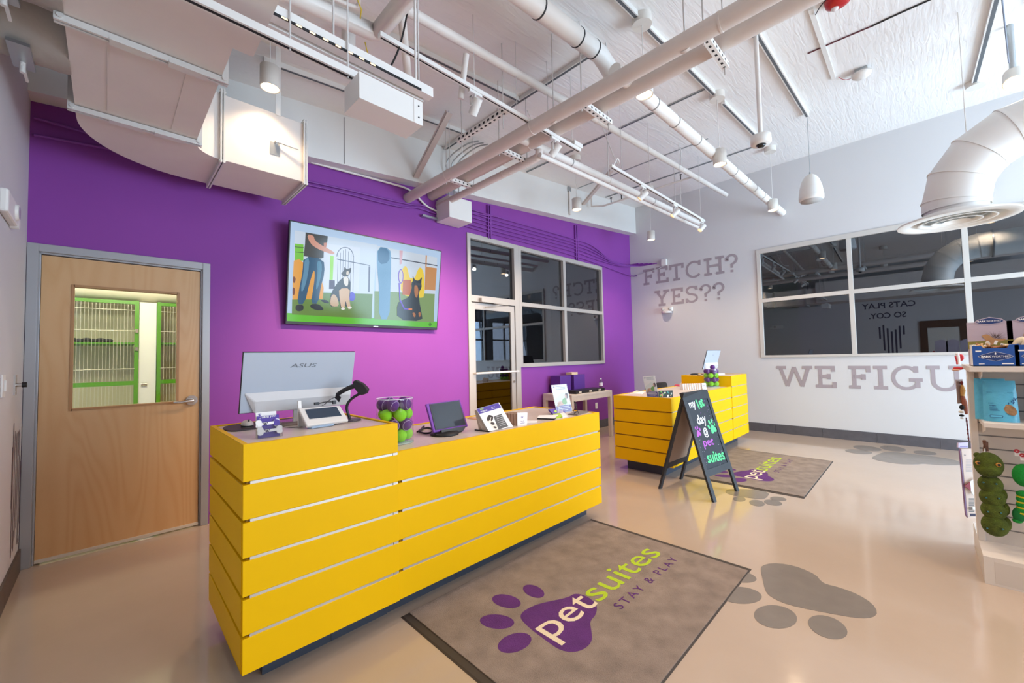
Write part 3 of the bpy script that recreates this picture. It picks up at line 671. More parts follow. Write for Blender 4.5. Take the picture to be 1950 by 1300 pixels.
# big insulated pipe, straight lengths with dark seams
B0 = X(985, -16, 1.72); B1 = X(1142, 103, 1.72); B2 = X(1162, 128, 1.70)
pipe([B0-(B1-B0)*1.0, B0, B1, B1+V3((.10, 0, -.04)), B2+V3((.05, 0, -.06))], .068, 'large insulated pipe at the top with dark seams, before its bend', M_INS, band=(.22, .68, .9), bandm=M_SEAMD, seg=24, band_seg=(1, 2))
B3 = X(1170, 134, 1.497); B4 = wx(1490, 405, W-.002)
pipe([B3, B4], .052, 'long insulated pipe slanting past the pendants to the lettered wall', M_INS, band=(.12, .2, .3, .42, .52, .6, .68, .76, .84, .9), bandm=M_SEAM, seg=24)
# elbow pipe at top left
q0, q1, q2 = X(560, -8, 2.42), X(717, 66, 2.42), fl(743, -6, 3.45)
q2 = V3((q1.x, q1.y-.9, q1.z))
pipe([q0-V3((.5, 0, .0)), q0, q1-V3((.03, 0, 0)), q1+V3((0, -.03, 0)), q2], .052, 'insulated white pipe turning a corner at the top left', M_INS, seg=24)
pipe([X(600, -20, 2.3), X(668, 12, 2.3), X(684, 12, 2.28), X(683, -12, 2.2)], .011, 'thin white conduit with a bend above the corner pipe', M_WHITE2, sm=2)
pipe([X(575, 60, 2.75), X(574, 36, 2.78)], .028, 'short capped white stub pipe by the long light channel', M_WHITE2, band=(.8,))
pipe([X(663, 100, 2.9), X(664, 60, 2.9)], .05, 'white vertical insulated stub pipe behind the light channel', M_INS)
M_YEL = mat('yellow_wire', 'd8c022', .5)
pipe([X(681, 0, 2.2), X(688, 18, 2.22), X(686, 35, 2.3)], .0035, 'short yellow wire near the corner pipe', M_YEL, seg=6, cat='wire', name='wire')
pipe([X(695, 80, 2.5), X(705, 122, 2.52)], .0035, 'yellow wire hanging below the corner pipe', M_YEL, seg=6, cat='wire', name='wire')
pipe([X(781, -10, 2.2), X(772, 45, 2.22), X(760, 95, 2.24), X(738, 138, 2.25)], .006, 'black cable curving down from the ceiling', M_BLACK, seg=8, sm=2, cat='cable', name='cable')
b = X(792, 170, 1.965); pipe([(b.x, b.y, b.z), (b.x, b.y, R(b.x)-.002)], .007, 'slim vertical rod holding the white light channel', M_WHITE2, seg=8, name='rod', cat='rod')

# ---------------- light channel, track rails, driver box ----------------
LZ = 2.82; P = fl(523, 37, LZ); Q = fl(820, 190, LZ); y = (P.y+Q.y)/2
o = thing('linear_light', 'white slotted channel light hung across the upper left', 'light', ((P.x+Q.x)/2, y, LZ))
mb = MB(); mb.box(.478, Q.x, y-.024, y+.024, LZ+.002, LZ+.056, M_WHITE); mb.build('housing', o)
mb = MB(); mb.box(.48, Q.x-.08, y-.028, y-.024, LZ+.002, LZ+.014, M_DARK); mb.build('slot', o)
mb = MB(); M_LED = mat('warm_led', 'ffd9a8', .4, emit='ffd9a8', es=1.2)
for i in range(8): mb.box(P.x+.02+i*.058, P.x+.045+i*.058, y-.0285, y-.0281, LZ+.004, LZ+.012, M_LED)
mb.build('led_strip', o)
for x in (.75, Q.x-.08):
    mb = MB(); mb.cyl((x, y, LZ+.05), (x, y, R(x)-.001), .005, M_ROD, 6); mb.build('hanger_rod', o)
mb = MB(); mb.box(.478, Q.x-.02, y+.045, y+.07, LZ, LZ+.022, M_WHITE); mb.build('side_rail', o)
KZ = 2.70; P = fl(500, 72, KZ); Q = fl(684, 152, KZ); y2 = (P.y+Q.y)/2
o = thing('track_rail', 'pale strut channel with a dark groove crossing under the big duct', 'track', ((P.x+Q.x)/2, y2, KZ))
mb = MB(); mb.box(-.05, Q.x, y2-.018, y2+.018, KZ, KZ+.034, M_WHITE); mb.box(-.05, Q.x, y2-.007, y2+.007, KZ-.0012, KZ, M_DARK); mb.build('rail', o)
for x in (.55, Q.x-.05):
    mb = MB(); mb.cyl((x, y2, KZ-.01), (x, y2, R(x)-.001), .004, M_ROD, 6); mb.build('hanger_rod', o)
o = thing('driver_box', 'white metal driver box hung below the channel light', 'box', (.99, 1.88, 2.55))
bz = 2.55; A3 = fl(682, 188, bz); B3_ = fl(808, 238, bz); C3_ = fl(660, 218, bz); yf = (A3.y+B3_.y)/2; yb = C3_.y
mb = MB(); mb.box(A3.x, B3_.x, yf, yb, bz, bz+.128, M_WHITE); mb.build('box_body', o, bevel=.002)
mb = MB(); mb.box(B3_.x-.055, B3_.x-.051, yf-.002, yf, bz, bz+.128, M_DUCT)
for z in (bz+.035, bz+.095): mb.cyl((B3_.x-.025, yf, z), (B3_.x-.025, yf-.003, z), .004, M_DARK, 8)
mb.build('cover_plate', o)
def rail_spot(P, aim, label, off=None, pw=0, r=.034, L=.115):
    """a track spotlight: adapter and stem on the rail, tilted can"""
    P = V3(P); d = V3(aim).normalized(); t_ = thing('track_spotlight', label, 'spotlight', P, 'track spotlights')
    q = MB(); q.box(P.x-.06, P.x+.06, P.y-.012, P.y+.012, P.z-.022, P.z-.001, M_WHITE); q.build('adapter', t_)
    c = P + V3((.0, 0, -.11))
    q = MB(); q.cyl(P+V3((0, 0, -.02)), P+V3((0, 0, -.055)), .007, M_WHITE, 8)
    q.box(P.x-.045, P.x-.04, P.y-.012, P.y+.012, P.z-.12, P.z-.05, M_WHITE); q.box(P.x-.045, P.x+.005, P.y-.012, P.y+.012, P.z-.056, P.z-.05, M_WHITE); q.build('yoke', t_)
    a_, b_ = c-d*L*.5, c+d*L*.5
    q = MB(); q.cyl(a_, b_, r, M_WHITE, 20, cap=False); q.cyl(a_-d*.001, a_, r, M_WHITE, 20); q.cyl(a_, b_-d*.02, r*.93, M_WHITE, 20); q.build('can', t_)
    q = MB(); q.cyl(b_-d*.02, b_-d*.012, r*.9, M_LED if pw else M_WHITE, 20); q.build('lens', t_)
    if pw:
        l = bpy.data.lights.new('spot', 'SPOT'); l.energy = pw*LAMP_W; l.color = (1, .74, .50); l.spot_size = 1.35; l.spot_blend = .9; l.shadow_soft_size = .03
        lo = bpy.data.objects.new('spot', l); COL.objects.link(lo); lo.location = b_+d*.005; lo.rotation_euler = d.to_track_quat('-Z', 'Y').to_euler()
    return t_
RZ = 3.3; RY = 2.245
def rail(x0, x1, label, rods, y=RY):
    t_ = thing('track_rail', label, 'track', ((x0+x1)/2, y, RZ))
    q = MB(); q.box(x0, x1, y-.017, y+.017, RZ, RZ+.03, M_WHITE); q.box(x0+.01, x1-.01, y-.005, y+.005, RZ-.001, RZ, M_DARK); q.build('rail', t_)
    for x in rods:
        q = MB(); q.cyl((x, y, RZ+.03), (x, y, R(x)-.001), .003, M_ROD, 6); q.build('hanger_rod', t_)
    return t_
rail(1.15, 3.215, 'white spotlight track rail running from the driver box to the parallel pipes', (1.9, 2.35, 2.75, 3.1))
q = MB(); q.box(3.10, 3.23, RY-.03, RY+.03, RZ+.03, RZ+.07, M_WHITE); tag(q.build('feed_box'), 'small white feed box on the end of the nearer track rail', 'box')
rail(3.72, 6.33, 'far white spotlight track rail below the sprinkler pipe', (3.95, 4.6, 5.5, 6.2), y=2.21)
M_CORD = mat('white_cord', 'e6e3de', .5)
pts = [rf(1210, 233), rf(1212, 290, .3), rf(1215, 320, .6), (3.95, 2.3, 3.38), (3.85, 2.24, 3.36), (3.75, 2.21, 3.335)]
pipe(pts[-4:] if 0 else [(4.0, 2.5, R(4.0)), (4.0, 2.42, 3.8), (4.02, 2.3, 3.45), (3.92, 2.22, 3.42), (3.85, 2.2, 3.45), (3.78, 2.21, 3.34)], .006, 'white feed cord looping down to the far track rail', M_CORD, seg=8, sm=3, cat='cord', name='cord')
pipe([(3.2, 2.9, R(3.2)), (3.2, 2.7, 3.55), (3.2, 2.45, 3.55), (3.18, 2.25, 3.375)], .005, 'white feed cord dropping to the nearer track rail', M_CORD, seg=8, sm=3, cat='cord', name='cord')
def on_rail(px, py, y=RY): return wy(px, py, y)
s = wy(905, 186, RY); rail_spot((s.x, RY, RZ), (.1, .8, -.8), 'white track spotlight nearest the driver box', pw=190)
s = wy(1057, 268, RY); rail_spot((s.x, RY, RZ), (-.15, .8, -.75), 'white track spotlight at the end of the nearer rail by the parallel pipes', pw=190)
s = wy(1224, 352, 2.21); rail_spot((s.x, 2.21, RZ), (-.5, .75, -.8), 'white track spotlight first on the far rail', pw=40)
s = wy(1285, 388, 2.21); rail_spot((s.x, 2.21, RZ), (-.6, .6, -.75), 'white track spotlight in the middle of the far rail', pw=40)
s = wy(1336, 417, 2.21); rail_spot((s.x, 2.21, RZ), (-.7, .4, -.8), 'white track spotlight at the far tip of the far rail', pw=40)

# ---------------- pendant cylinder lamps ----------------
M_PEND = mat('pendant_white', 'ded8cf', .45)
M_LENS = mat('pendant_lens', 'ffe6c4', .3, emit='ffdcb0', es=10.0)
def pendant(x, y, z, label, pw=60, r=.066, h=.155, canopy=True):
    t_ = thing('pendant_lamp', label, 'pendant lamp', (x, y, z), 'white cylinder pendants')
    q = MB(); q.lathe((x, y, z), [(r, 0), (r, h), (r*.2, h+.004), (.001, h+.004)], M_PEND, 32); q.lathe((x, y, z), [(r, 0), (r*.9, 0), (r*.9, .014)], M_PEND, 32); q.build('shade', t_)
    q = MB(); q.lathe((x, y, z), [(r*.9, .012), (.001, .012)], M_LENS, 32); q.build('lens', t_)
    q = MB(); q.cyl((x, y, z+h), (x, y, R(x)-.03), .003, M_CORD, 6); q.build('cord', t_)
    if canopy:
        q = MB(); q.cyl((x, y, R(x)-.075), (x, y, R(x)-.002), .075, M_PEND, 28); q.build('canopy', t_)
    l = bpy.data.lights.new('pendant', 'SPOT'); l.energy = pw*LAMP_W; l.color = (1, .76, .52); l.spot_size = 2.1; l.spot_blend = .8; l.shadow_soft_size = .05
    lo = bpy.data.objects.new('pendant', l); COL.objects.link(lo); lo.location = (x, y, z-.004)
pendant(.82, 3.28, 3.34, 'white cylinder pendant by the curved duct above the wooden door', 24)
pendant(4.62, 3.3, 3.37, 'white cylinder pendant in front of the bulkhead over the dark window')
pendant(6.84, 3.3, 3.37, 'white cylinder pendant in front of the lettered wall above FETCH')
pendant(2.94, 1.43, 3.345, 'white cylinder pendant just under the parallel pipes, nearest and brightest')
pendant(4.63, 1.43, 3.345, 'white cylinder pendant in the middle over the long insulated pipe')
pendant(6.86, 1.43, 3.39, 'white cylinder pendant at the end of the long insulated pipe')
# pendants added out of view as general fill light for the lobby
for x, y, lb in ((1.2, -.9, 'front row left'), (3.2, -.9, 'front row middle'), (5.4, -.9, 'front row right'), (1.2, -3.0, 'street row left'), (3.2, -3.0, 'street row middle'), (5.4, -3.0, 'street row right'), (2.0, .55, 'beside the big duct')):
    pendant(x, y, 3.37, 'unseen white cylinder pendant added for fill light, '+lb, 50)
# tilted spotlight at the right edge
c = fl(1925, 158, 3.9)
s = rf(1856, 150); d_ = V3((-.25, .62, -.75))
cc = rf(1930, 150, .5)
t_ = thing('ceiling_spotlight', 'white tilted cylinder spotlight hung at the top right edge', 'spotlight', cc)
q = MB(); dn = (RT*-.55-UP*.75-FW*.45).normalized(); q.cyl(cc-dn*.10, cc+dn*.09, .066, M_PEND, 28); q.build('can', t_)
q = MB(); q.cyl(cc+dn*.091, cc+dn*.093, .058, M_LENS, 28); q.build('lens', t_)
q = MB(); q.cyl(cc-dn*.05+V3((0, 0, .05)), (cc.x, cc.y, R(cc.x)-.001), .022, M_GALV, 10); q.build('stem', t_)
l = bpy.data.lights.new('spot', 'SPOT'); l.energy = 30*LAMP_W; l.color = (1, .78, .56); l.spot_size = 1.6; l.spot_blend = .8; l.shadow_soft_size = .05
lo = bpy.data.objects.new('spot', l); COL.objects.link(lo); lo.location = cc+dn*.1; lo.rotation_euler = dn.to_track_quat('-Z', 'Y').to_euler()

# ---------------- ceiling strut lines, wires, devices ----------------
def strut_line(p0, p1, label, w_=.04, hgt=.04, m=None, groove=True, rods=()):
    p0 = V3(p0); p1 = V3(p1); p0.z = R(p0.x); p1.z = R(p1.x); u = (p1-p0); L = u.length; F = Fr(p0, u, V3((0, 0, 1)).cross(u) if 0 else u.cross(V3((0, 0, 1))))
    q = MB(); n = V3(F.n); s_ = -1 if n.z > 0 else 1
    q.box(0, L, -w_/2, w_/2, 0, s_*hgt, m or M_WHITE, F)
    if groove: q.box(0, L, -w_*.28, w_*.28, s_*hgt, s_*(hgt+.0012), mat('strut_groove', '5d6165', .6), F)
    return tag(q.build('strut_rail', at=p0), label, 'strut')
strut_line((1.2, 1.44, 0), (2.95, 1.44, 0), 'slotted ceiling strut left of the first pendant canopy')
strut_line((3.02, 1.44, 0), (4.6, 1.44, 0), 'slotted ceiling strut between the first and second pendant canopies', m=M_WHITE)
strut_line((4.85, 1.44, 0), (6.4, 1.44, 0), 'slotted ceiling strut running to the security camera')
strut_line((3.9, .865, 0), (6.1, .865, 0), 'slotted ceiling strut from the camera pole to the hanging speaker')
strut_line((3.6, -.56, 0), (6.85, -.56, 0), 'slotted ceiling strut at the top right edge', w_=.05)
strut_line((2.2, 1.82, 0), (2.95, 1.82, 0), 'slotted ceiling strut beside the large insulated pipe')
strut_line((.7, 2.785, 0), (2.97, 2.785, 0), 'long dark grooved ceiling strut above the track rail')
strut_line((.86, 3.64, 0), (2.99, 3.64, 0), 'dark grooved ceiling strut near the bulkhead')
M_RIDGE = mat('dark_joint', '3a3a3c', .6)
strut_line((2.96, 1.84, 0), (2.96, 4.08, 0), 'ceiling strut running towards the bulkhead over the parallel pipes', groove=True)
strut_line((4.42, 1.46, 0), (4.42, 4.05, 0), 'thin dark ceiling line crossing behind the sprinkler pipe', w_=.03, hgt=.012, m=M_GALV)
strut_line((6.6, 1.5, 0), (6.6, 4.05, 0), 'far thin dark ceiling line beyond the sprinkler pipe', w_=.03, hgt=.012, m=M_GALV)
strut_line((5.72, 1.9, 0), (5.72, 4.05, 0), 'faint ceiling seam strip between the two dark lines', w_=.02, hgt=.008, m=M_GALV, groove=False)
strut_line((3.95, .5, 0), (5.4, .52, 0), 'flat white conduit strip on the ceiling beside the smoke detector', w_=.035, hgt=.02, groove=False)
def wire(pts, r, m, label, name='wire', sm=1):
    q = MB(); q.tube(curve(pts, sm), r, m, 6); return tag(q.build(name, at=pts[0]), label, 'wire')
M_RED = mat('red_wire', 'a02838', .5); M_REDB = mat('dark_red_wire', '5a1f2a', .5)
def RP(px, py, d=.008): p = rf(px, py, d); return p
wire([RP(1538, 102), RP(1575, 86), RP(1600, 75), RP(1660, 50)], .006, M_REDB, 'dark red wire crossing the white strip on the ceiling')
wire([RP(1660, 50), RP(1700, 31), RP(1770, 0), RP(1850, -36)], .007, M_BLACK, 'black wire crossing the ceiling at the upper right')
wire([RP(1545, 30, .012), RP(1562, 70, .012), RP(1575, 110, .012), RP(1583, 138, .012), RP(1590, 149, .012)], .004, M_RED, 'red wire beside the white ceiling strip')
wire([RP(1597, 147, .02), RP(1608, 153, .05), RP(1620, 150, .04), RP(1630, 143, .04)], .003, M_RED, 'thin red lead looping to the smoke detector')
wire([RP(1905, -5, .02), RP(1892, 30, .03), RP(1888, 50, .03), RP(1875, 100, .02), RP(1864, 140, .02)], .006, mat('pink_wire', 'c4506a', .5), 'pink wire beside the strut at the top right')
wire([RP(1553, 28, .03), RP(1562, 12, .06), RP(1574, -2, .06)], .004, M_BLACK, 'black lead going to the red alarm strobe')
wire([rf(1908, -5, .25), rf(1921, 120, .45)], .005, mat('grey_blue_wire', '7c8598', .5), 'straight blue grey cable at the top right edge', sm=0)
sd = rf(1640, 132, .0)
t_ = thing('smoke_detector', 'white round smoke detector on the ceiling near the red wire', 'smoke detector', sd)
q = MB(); q.box(sd.x-.05, sd.x+.05, sd.y-.05, sd.y+.05, sd.z-.045, sd.z+.01, M_GALV); q.build('back_box', t_)
q = MB(); q.lathe((sd.x, sd.y, sd.z), [(.001, -.105), (.03, -.10), (.05, -.09), (.078, -.068), (.085, -.045), (.001, -.045)], M_WHITE, 28); q.build('detector_body', t_)
st = rf(1595, -6, .0)
t_ = thing('alarm_strobe', 'red fire alarm strobe on the ceiling at the top edge', 'alarm', st)
q = MB(); q.lathe((st.x, st.y, st.z), [(.001, -.075), (.05, -.07), (.08, -.05), (.088, -.0), (.001, .0)], mat('alarm_red', 'b01818', .35), 28); q.build('strobe_body', t_)
q = MB(); q.ball((st.x+.015, st.y+.02, st.z-.07), .026, mat('strobe_lens', 'e4dede', .15), 14, 8, (1, 1, .8)); q.build('strobe_lens', t_)
# security camera on a pole
cx_, cy_ = 3.87, .87; ct_ = 3.10
t_ = thing('security_camera', 'round white dome camera on a long pole from the ceiling', 'camera', (cx_, cy_, ct_-.07))
q = MB(); q.cyl((cx_, cy_, ct_+.05), (cx_, cy_, R(cx_)-.01), .018, M_WHITE2, 14); q.build('pole', t_)
q = MB(); q.lathe((cx_, cy_, ct_), [(.001, .055), (.045, .055), (.075, .04), (.078, -.02), (.066, -.035), (.001, -.035)], M_WHITE, 32); q.build('housing', t_)
q = MB(); q.lathe((cx_, cy_, ct_), [(.001, -.058), (.022, -.054), (.038, -.036), (.001, -.036)], mat('camera_dome', '17181b', .1), 24); q.build('lens_dome', t_)
q = MB(); q.cyl((cx_-.02, cy_, R(cx_)-.06), (cx_-.02, cy_, R(cx_)-.001), .03, M_GALV, 12); q.build('ceiling_bracket', t_)
# hanging speaker
sx, sy = 6.10, .865
t_ = thing('pendant_speaker', 'white rounded loudspeaker hanging on a cable near the lettered wall', 'loudspeaker', (sx, sy, 3.17))
q = MB(); q.lathe((sx, sy, 3.17), [(.001, -.004), (.11, .0), (.127, .015), (.128, .05), (.115, .16), (.09, .25), (.06, .30), (.03, .325), (.001, .33)], M_WHITE, 36); q.build('speaker_body', t_)
q = MB(); q.lathe((sx, sy, 3.163), [(.001, 0), (.112, .001), (.112, .006)], mat('speaker_grille', 'b9b4b0', .6), 36); q.build('grille', t_)
q = MB(); q.cyl((sx, sy, 3.49), (sx, sy, R(sx)-.03), .003, M_GALV, 6); q.cyl((sx+.02, sy, 3.47), (sx+.01, sy, R(sx)-.03), .0025, M_GALV, 6); q.build('cable', t_)
q = MB(); q.tube([(sx, sy, 3.49), (sx, sy, 3.53)], .009, M_GALV, 8); q.build('hook', t_)
# round duct with diffuser
dc = V3((5.06, -.26, 2.40)); c_ = fl(1821, 421, 2.40); dc = V3((c_.x, c_.y, 2.40))
t_ = thing('round_duct', 'fat white round duct elbow ending in a circular ceiling diffuser', 'duct', dc)
q = MB(); R0 = .365
q.lathe(dc, [(R0, 0), (R0, .012), (.20, .07), (.20, .075)], M_WHITE, 48)
q.lathe(dc, [(R0, 0), (R0*.80, -.004), (R0*.74, .02), (.20, .05)], M_WHITE, 48)
q.build('diffuser_rim', t_)
for r_a, r_b, zz in ((.235, .185, -.0), (.155, .105, -.004)):
    q = MB(); q.lathe(dc, [(r_a, zz), (r_b, zz+.03), (r_b-.004, zz+.03), (r_a-.012, zz-.002), (r_a, zz)], M_WHITE, 40); q.build('diffuser_ring', t_)
q = MB(); q.lathe(dc, [(.085, -.004), (.05, .02), (.001, .028)], M_WHITE, 32); q.build('diffuser_cone', t_)
rd = .205; q = MB(); Rc = .52
cen = V3((dc.x, dc.y-Rc, dc.z+.16)); path = [dc+V3((0, 0, .06)), dc+V3((0, 0, .16))]
segs = [cen+V3((0, Rc*math.cos(math.radians(a)), Rc*math.sin(math.radians(a)))) for a in (0, 22.5, 45, 67.5, 90)]
q.cyl(dc+V3((0, 0, .055)), dc+V3((0, 0, .16)), rd*.94, M_WHITE, 40, cap=False)
q.tube([dc+V3((0, 0, .10))]+segs+[segs[-1]+V3((0, -.14, 0))], rd, M_WHITE, 40, cap=False); q.build('elbow', t_)
pts_ = [dc+V3((0, 0, .12))]+segs+[segs[-1]+V3((0, -.14, 0))]
for i, p_ in enumerate(pts_[1:], 1):
    tn = (pts_[min(i+1, len(pts_)-1)]-pts_[i-1]).normalized(); q = MB(); q.cyl(p_-tn*.006, p_+tn*.006, rd*1.03, M_WHITE, 40); q.build('seam_band', t_)
e = pts_[-1]; q = MB(); q.cyl(e, e+V3((0, -.02, 0)), rd*1.12, M_GALV, 40); q.cyl(e+V3((0, -.02, 0)), e+V3((0, -2.6, 0)), rd, M_WHITE, 40); q.build('straight_duct', t_)
q = MB(); p_ = segs[1]+V3((0, -.05, rd)); q.box(p_.x-.04, p_.x+.04, p_.y-.03, p_.y+.06, p_.z-.03, p_.z+.0, M_WHITE); q.cyl(p_-V3((0, 0, .01)), (p_.x, p_.y, R(p_.x)-.001), .003, M_CORD, 6); q.build('hanger_wire', t_)
q = MB(); q.cyl((6.93, -.57, R(6.93)-.07), (6.93, -.57, R(6.93)-.002), .08, M_PEND, 28); tag(q.build('junction_cover'), 'round white junction cover at the end of the top right strut', 'junction box')

# ---------------- junction box and conduits on the purple wall ----------------
t_ = thing('junction_box', 'large white junction box on the purple wall under the pipes', 'junction box', (3.1, 4.15, 3.05))
q = MB(); q.box(2.92, 3.27, 3.96, 4.24, 3.055, 3.33, M_WHITE); q.build('box_body', t_, bevel=.004)
q = MB(); q.box(2.70, 2.92, 4.2, 4.25, 3.075, 3.10, M_GALV); q.build('mounting_strut', t_)
M_PCON = mat('purple_conduit', '7d3895', .5)
def conduit(pts, label, m=None, r=.0105, sm=2):
    q = MB(); q.tube(curve(pts, sm), r, m or M_PCON, 8); return tag(q.build('conduit', at=pts[0]), label, 'conduit', 'painted conduits on the purple wall' if m is None else None)
yc = D-.022
nm = ['topmost', 'second', 'third', 'fourth', 'fifth', 'lowest']
def W2(px, py, y=yc): return wy(px, py, y)
# bundle right of the junction box: traced height at three stations
rows = [((896, 399), (938, 411), (1099, 457)), ((896, 405), (938, 418), (1099, 463)), ((896, 412), (938, 425), (1099, 468)), ((896, 419), (938, 432), (1099, 474)), ((896, 427), (938, 439), (1099, 480)), ((894, 432), (938, 445), (1099, 487))]
for i, (a, b, c) in enumerate(rows):
    z = [3.30, 3.265, 3.23, 3.195, 3.16, 3.11][i]
    zz = W2(*b).z - i*0; z0 = 3.29-.035*i
    p = [(3.26, yc, W2(*a).z), (3.40, yc, W2(*a).z), (3.62, yc, W2(*b).z), (W2(*b).x, yc, W2(*b).z), (W2(*c).x, yc, W2(*c).z)]
    if i < 5:
        e = 7.0+.08*i; p += [(6.4, yc, W2(*c).z-.01*i), (e, yc, 3.19-.014*i), (W-.25, yc-.02-.03*i, 3.19-.01*i), (W-.22+.035*i, 4.2-.05*i, 3.185-.008*i), (W-.22+.035*i, 4.2-.05*i-.25-.03*i, 3.18-.008*i)]
    else: p += [(W-.03, yc, 2.98), (W-.02, 4.1, 2.98)]
    conduit(p, nm[i]+' purple conduit of the bundle right of the junction box')
for i, (a, b, c) in enumerate((((586, 343), (790, 391), (845, 406)), ((586, 349), (775, 397), (845, 413)))):
    A_, B_, C_ = W2(*a), W2(*b), W2(*c)
    conduit([(XL+.02, yc, 3.05-.12*i), (.3, yc, A_.z-.12), (A_.x, yc, A_.z), (B_.x-.05, yc, B_.z-.01), (B_.x+.1, yc, C_.z+.03), (2.93, yc, C_.z+.01)], ('upper' if i == 0 else 'lower')+' purple conduit running left of the junction box over the television')
conduit([(3.27, yc, 3.32), (3.5, yc, 3.32), (3.75, yc, 3.34), (3.95, yc-.03, 3.36)], 'short purple conduit with an open end above the dark window')
q = MB()
for dx in (0, .045): q.box(3.78+dx, 3.80+dx, D-.035, D-.001, 3.02, 3.5, M_PCON)
tag(q.build('strut_channel'), 'purple painted upright strut clamping the conduits left of the dark window', 'strut')
q = MB()
for dx in (0, .05): q.box(5.85+dx, 5.875+dx, D-.035, D-.001, 3.04, 3.66, M_PCON)
tag(q.build('strut_channel'), 'purple painted upright strut clamping the conduits at the right', 'strut')
conduit([(1.42, D-.03, 3.33), (2.2, D-.04, 3.36), (2.55, D-.06, 3.36), (2.75, D-.03, 3.22), (2.93, D-.02, 3.2)], 'white conduit sagging from the bulkhead edge into the junction box', M_WHITE2, .012)
for i, (xa, ya) in enumerate(((2.97, 4.0), (3.05, 4.02), (3.12, 4.0))):
    conduit([(xa, 4.03, 3.33), (xa, 4.03, 3.6), (xa-.05, 4.04, 3.78), (xa+.10, 3.8, R(xa)-.03), (xa+.18, 3.66, R(xa)-.03)], ['left', 'middle', 'right'][i]+' grey conduit rising from the junction box up the bulkhead', M_GALV, .009)
# braces
def brace(p0, p1, label, wd=.04):
    p0 = V3(p0); p1 = V3(p1); q = MB(); u = (p1-p0); F = Fr(p0, u, V3((1, 0, 0)) if abs(u.normalized().x) < .8 else V3((0, 0, 1)))
    q.box(0, u.length, -wd/2, wd/2, -.004, .004, M_BEIGE, F); q.box(0, u.length, -wd/2, -wd/2+.006, -.004, .03, M_BEIGE, F); return tag(q.build('brace', at=p0), label, 'brace')
p0 = X(792, 338, 4.09); brace(p0, rf(856, 215, .08), 'diagonal steel brace from the bulkhead up to the ceiling above the pipe ends', .07)
p0 = X(1111, 390, 4.09); brace(p0, rf(1165, 325, .08), 'diagonal steel brace by the pendant over the dark window', .06)
q = MB(); p0 = X(1084, 362, 4.08); p1 = X(1088, 410, 4.08); q.cyl((p0.x, 4.08, p0.z), (p0.x, 4.08, p1.z), .015, M_WHITE2, 8); q.box(p0.x-.03, p0.x+.03, 4.06, 4.098, p0.z-.02, p0.z+.05, M_GALV)
tag(q.build('conduit', at=(p0.x, 4.08, p1.z)), 'short upright conduit with a box on the bulkhead', 'conduit')
g = [X(1134, 375, 4.0), X(1135, 404, 4.0), fl(1150, 400, 3.75), X(1215, 382, 3.2), X(1330, 345, 2.4)]
y_ = 4.0; gx = g[0].x
q = MB(); q.tube([(6.05, 4.0, R(6.05)-.05), (6.05, 4.0, 3.98), (6.12, 3.8, 3.95), (6.12, 2.3, 3.95)], .016, M_WHITE2, 10)
o = tag(q.build('pipe', at=(6.05, 4.0, 3.98)), 'slim white branch pipe with small sprinklers near the bulkhead end', 'pipe')
for yy in (3.65, 3.45, 2.45):
    q = MB(); q.cyl((6.12, yy, 3.95), (6.12, yy, 4.04), .008, M_BLACK, 8); q.cyl((6.12, yy, 4.04), (6.12, yy, 4.045), .02, M_BLACK, 10); q.build('sprinkler_head', o)
# little boxes on the lettered wall
q = MB(); p_ = wx(1266, 500, W); q.box(W-.06, W, p_.y-.05, p_.y+.05, p_.z-.06, p_.z+.06, M_WHITE)
o = tag(q.build('wall_box', bevel=.004), 'small pale box on the grey wall above the word FETCH', 'box')
q = MB(); q.tube(curve([(W-.012, p_.y, p_.z-.05), (W-.012, p_.y+.15, p_.z-.11), (W-.012, 4.2, 2.98)], 1), .006, M_GREYW, 6); q.build('lead', o)
p_ = wx(1271, 590, W)
t_ = thing('emergency_light', 'small white emergency light with two round lamps under the word YES', 'emergency light', (W, p_.y, p_.z-.08))
q = MB(); q.box(W-.05, W, p_.y-.11, p_.y+.11, p_.z-.03, p_.z+.05, M_WHITE); q.cyl((W-.03, p_.y, p_.z-.03), (W-.03, p_.y, p_.z-.07), .09, mat('grey_white', 'c9c4c4', .5), 24); q.build('housing', t_, bevel=.004)
for s_ in (-1, 1):
    q = MB(); q.lathe(None or V3((0, 0, 0)), [(.001, .03), (.02, .028), (.03, .01), (.03, 0)], mat('lamp_lens', 'b9b5b2', .2), 16, Fr((W-.05, p_.y+s_*.07, p_.z+.015), (0, -1, 0), (0, 0, 1))); q.build('lamp_head', t_)
# left wall bits
t_ = thing('emergency_light', 'white emergency light box on the left wall above the door stop', 'emergency light', (XL, 3.50, 2.18))
q = MB(); q.box(XL, XL+.035, 3.22, 3.55, 2.12, 2.24, M_WHITE); q.build('housing', t_, bevel=.01)
q = MB(); q.cyl((XL+.035, 3.46, 2.18), (XL+.046, 3.46, 2.18), .045, M_WHITE, 24, r2=.042); q.cyl((XL+.046, 3.46, 2.18), (XL+.048, 3.46, 2.18), .034, mat('lamp_lens'), 24); q.build('lamp_head', t_)
q = MB(); q.cyl((XL+.001, 3.58, 2.15), (XL+.035, 3.58, 2.15), .035, M_WHITE, 20); q.build('side_lamp', t_)
p_ = wx(27, 733, XL); t_ = thing('door_stop', 'wall door stop with a black rubber tip left of the wooden door', 'door stop', p_)
q = MB(); q.box(XL, XL+.008, p_.y-.03, p_.y+.03, p_.z-.06, p_.z+.06, M_CHROME); q.build('plate', t_)
q = MB(); q.cyl((XL+.008, p_.y, p_.z), (XL+.03, p_.y, p_.z), .012, M_CHROME, 12); q.cyl((XL+.03, p_.y, p_.z), (XL+.05, p_.y, p_.z), .016, M_BLACK, 14); q.build('rubber_tip', t_)
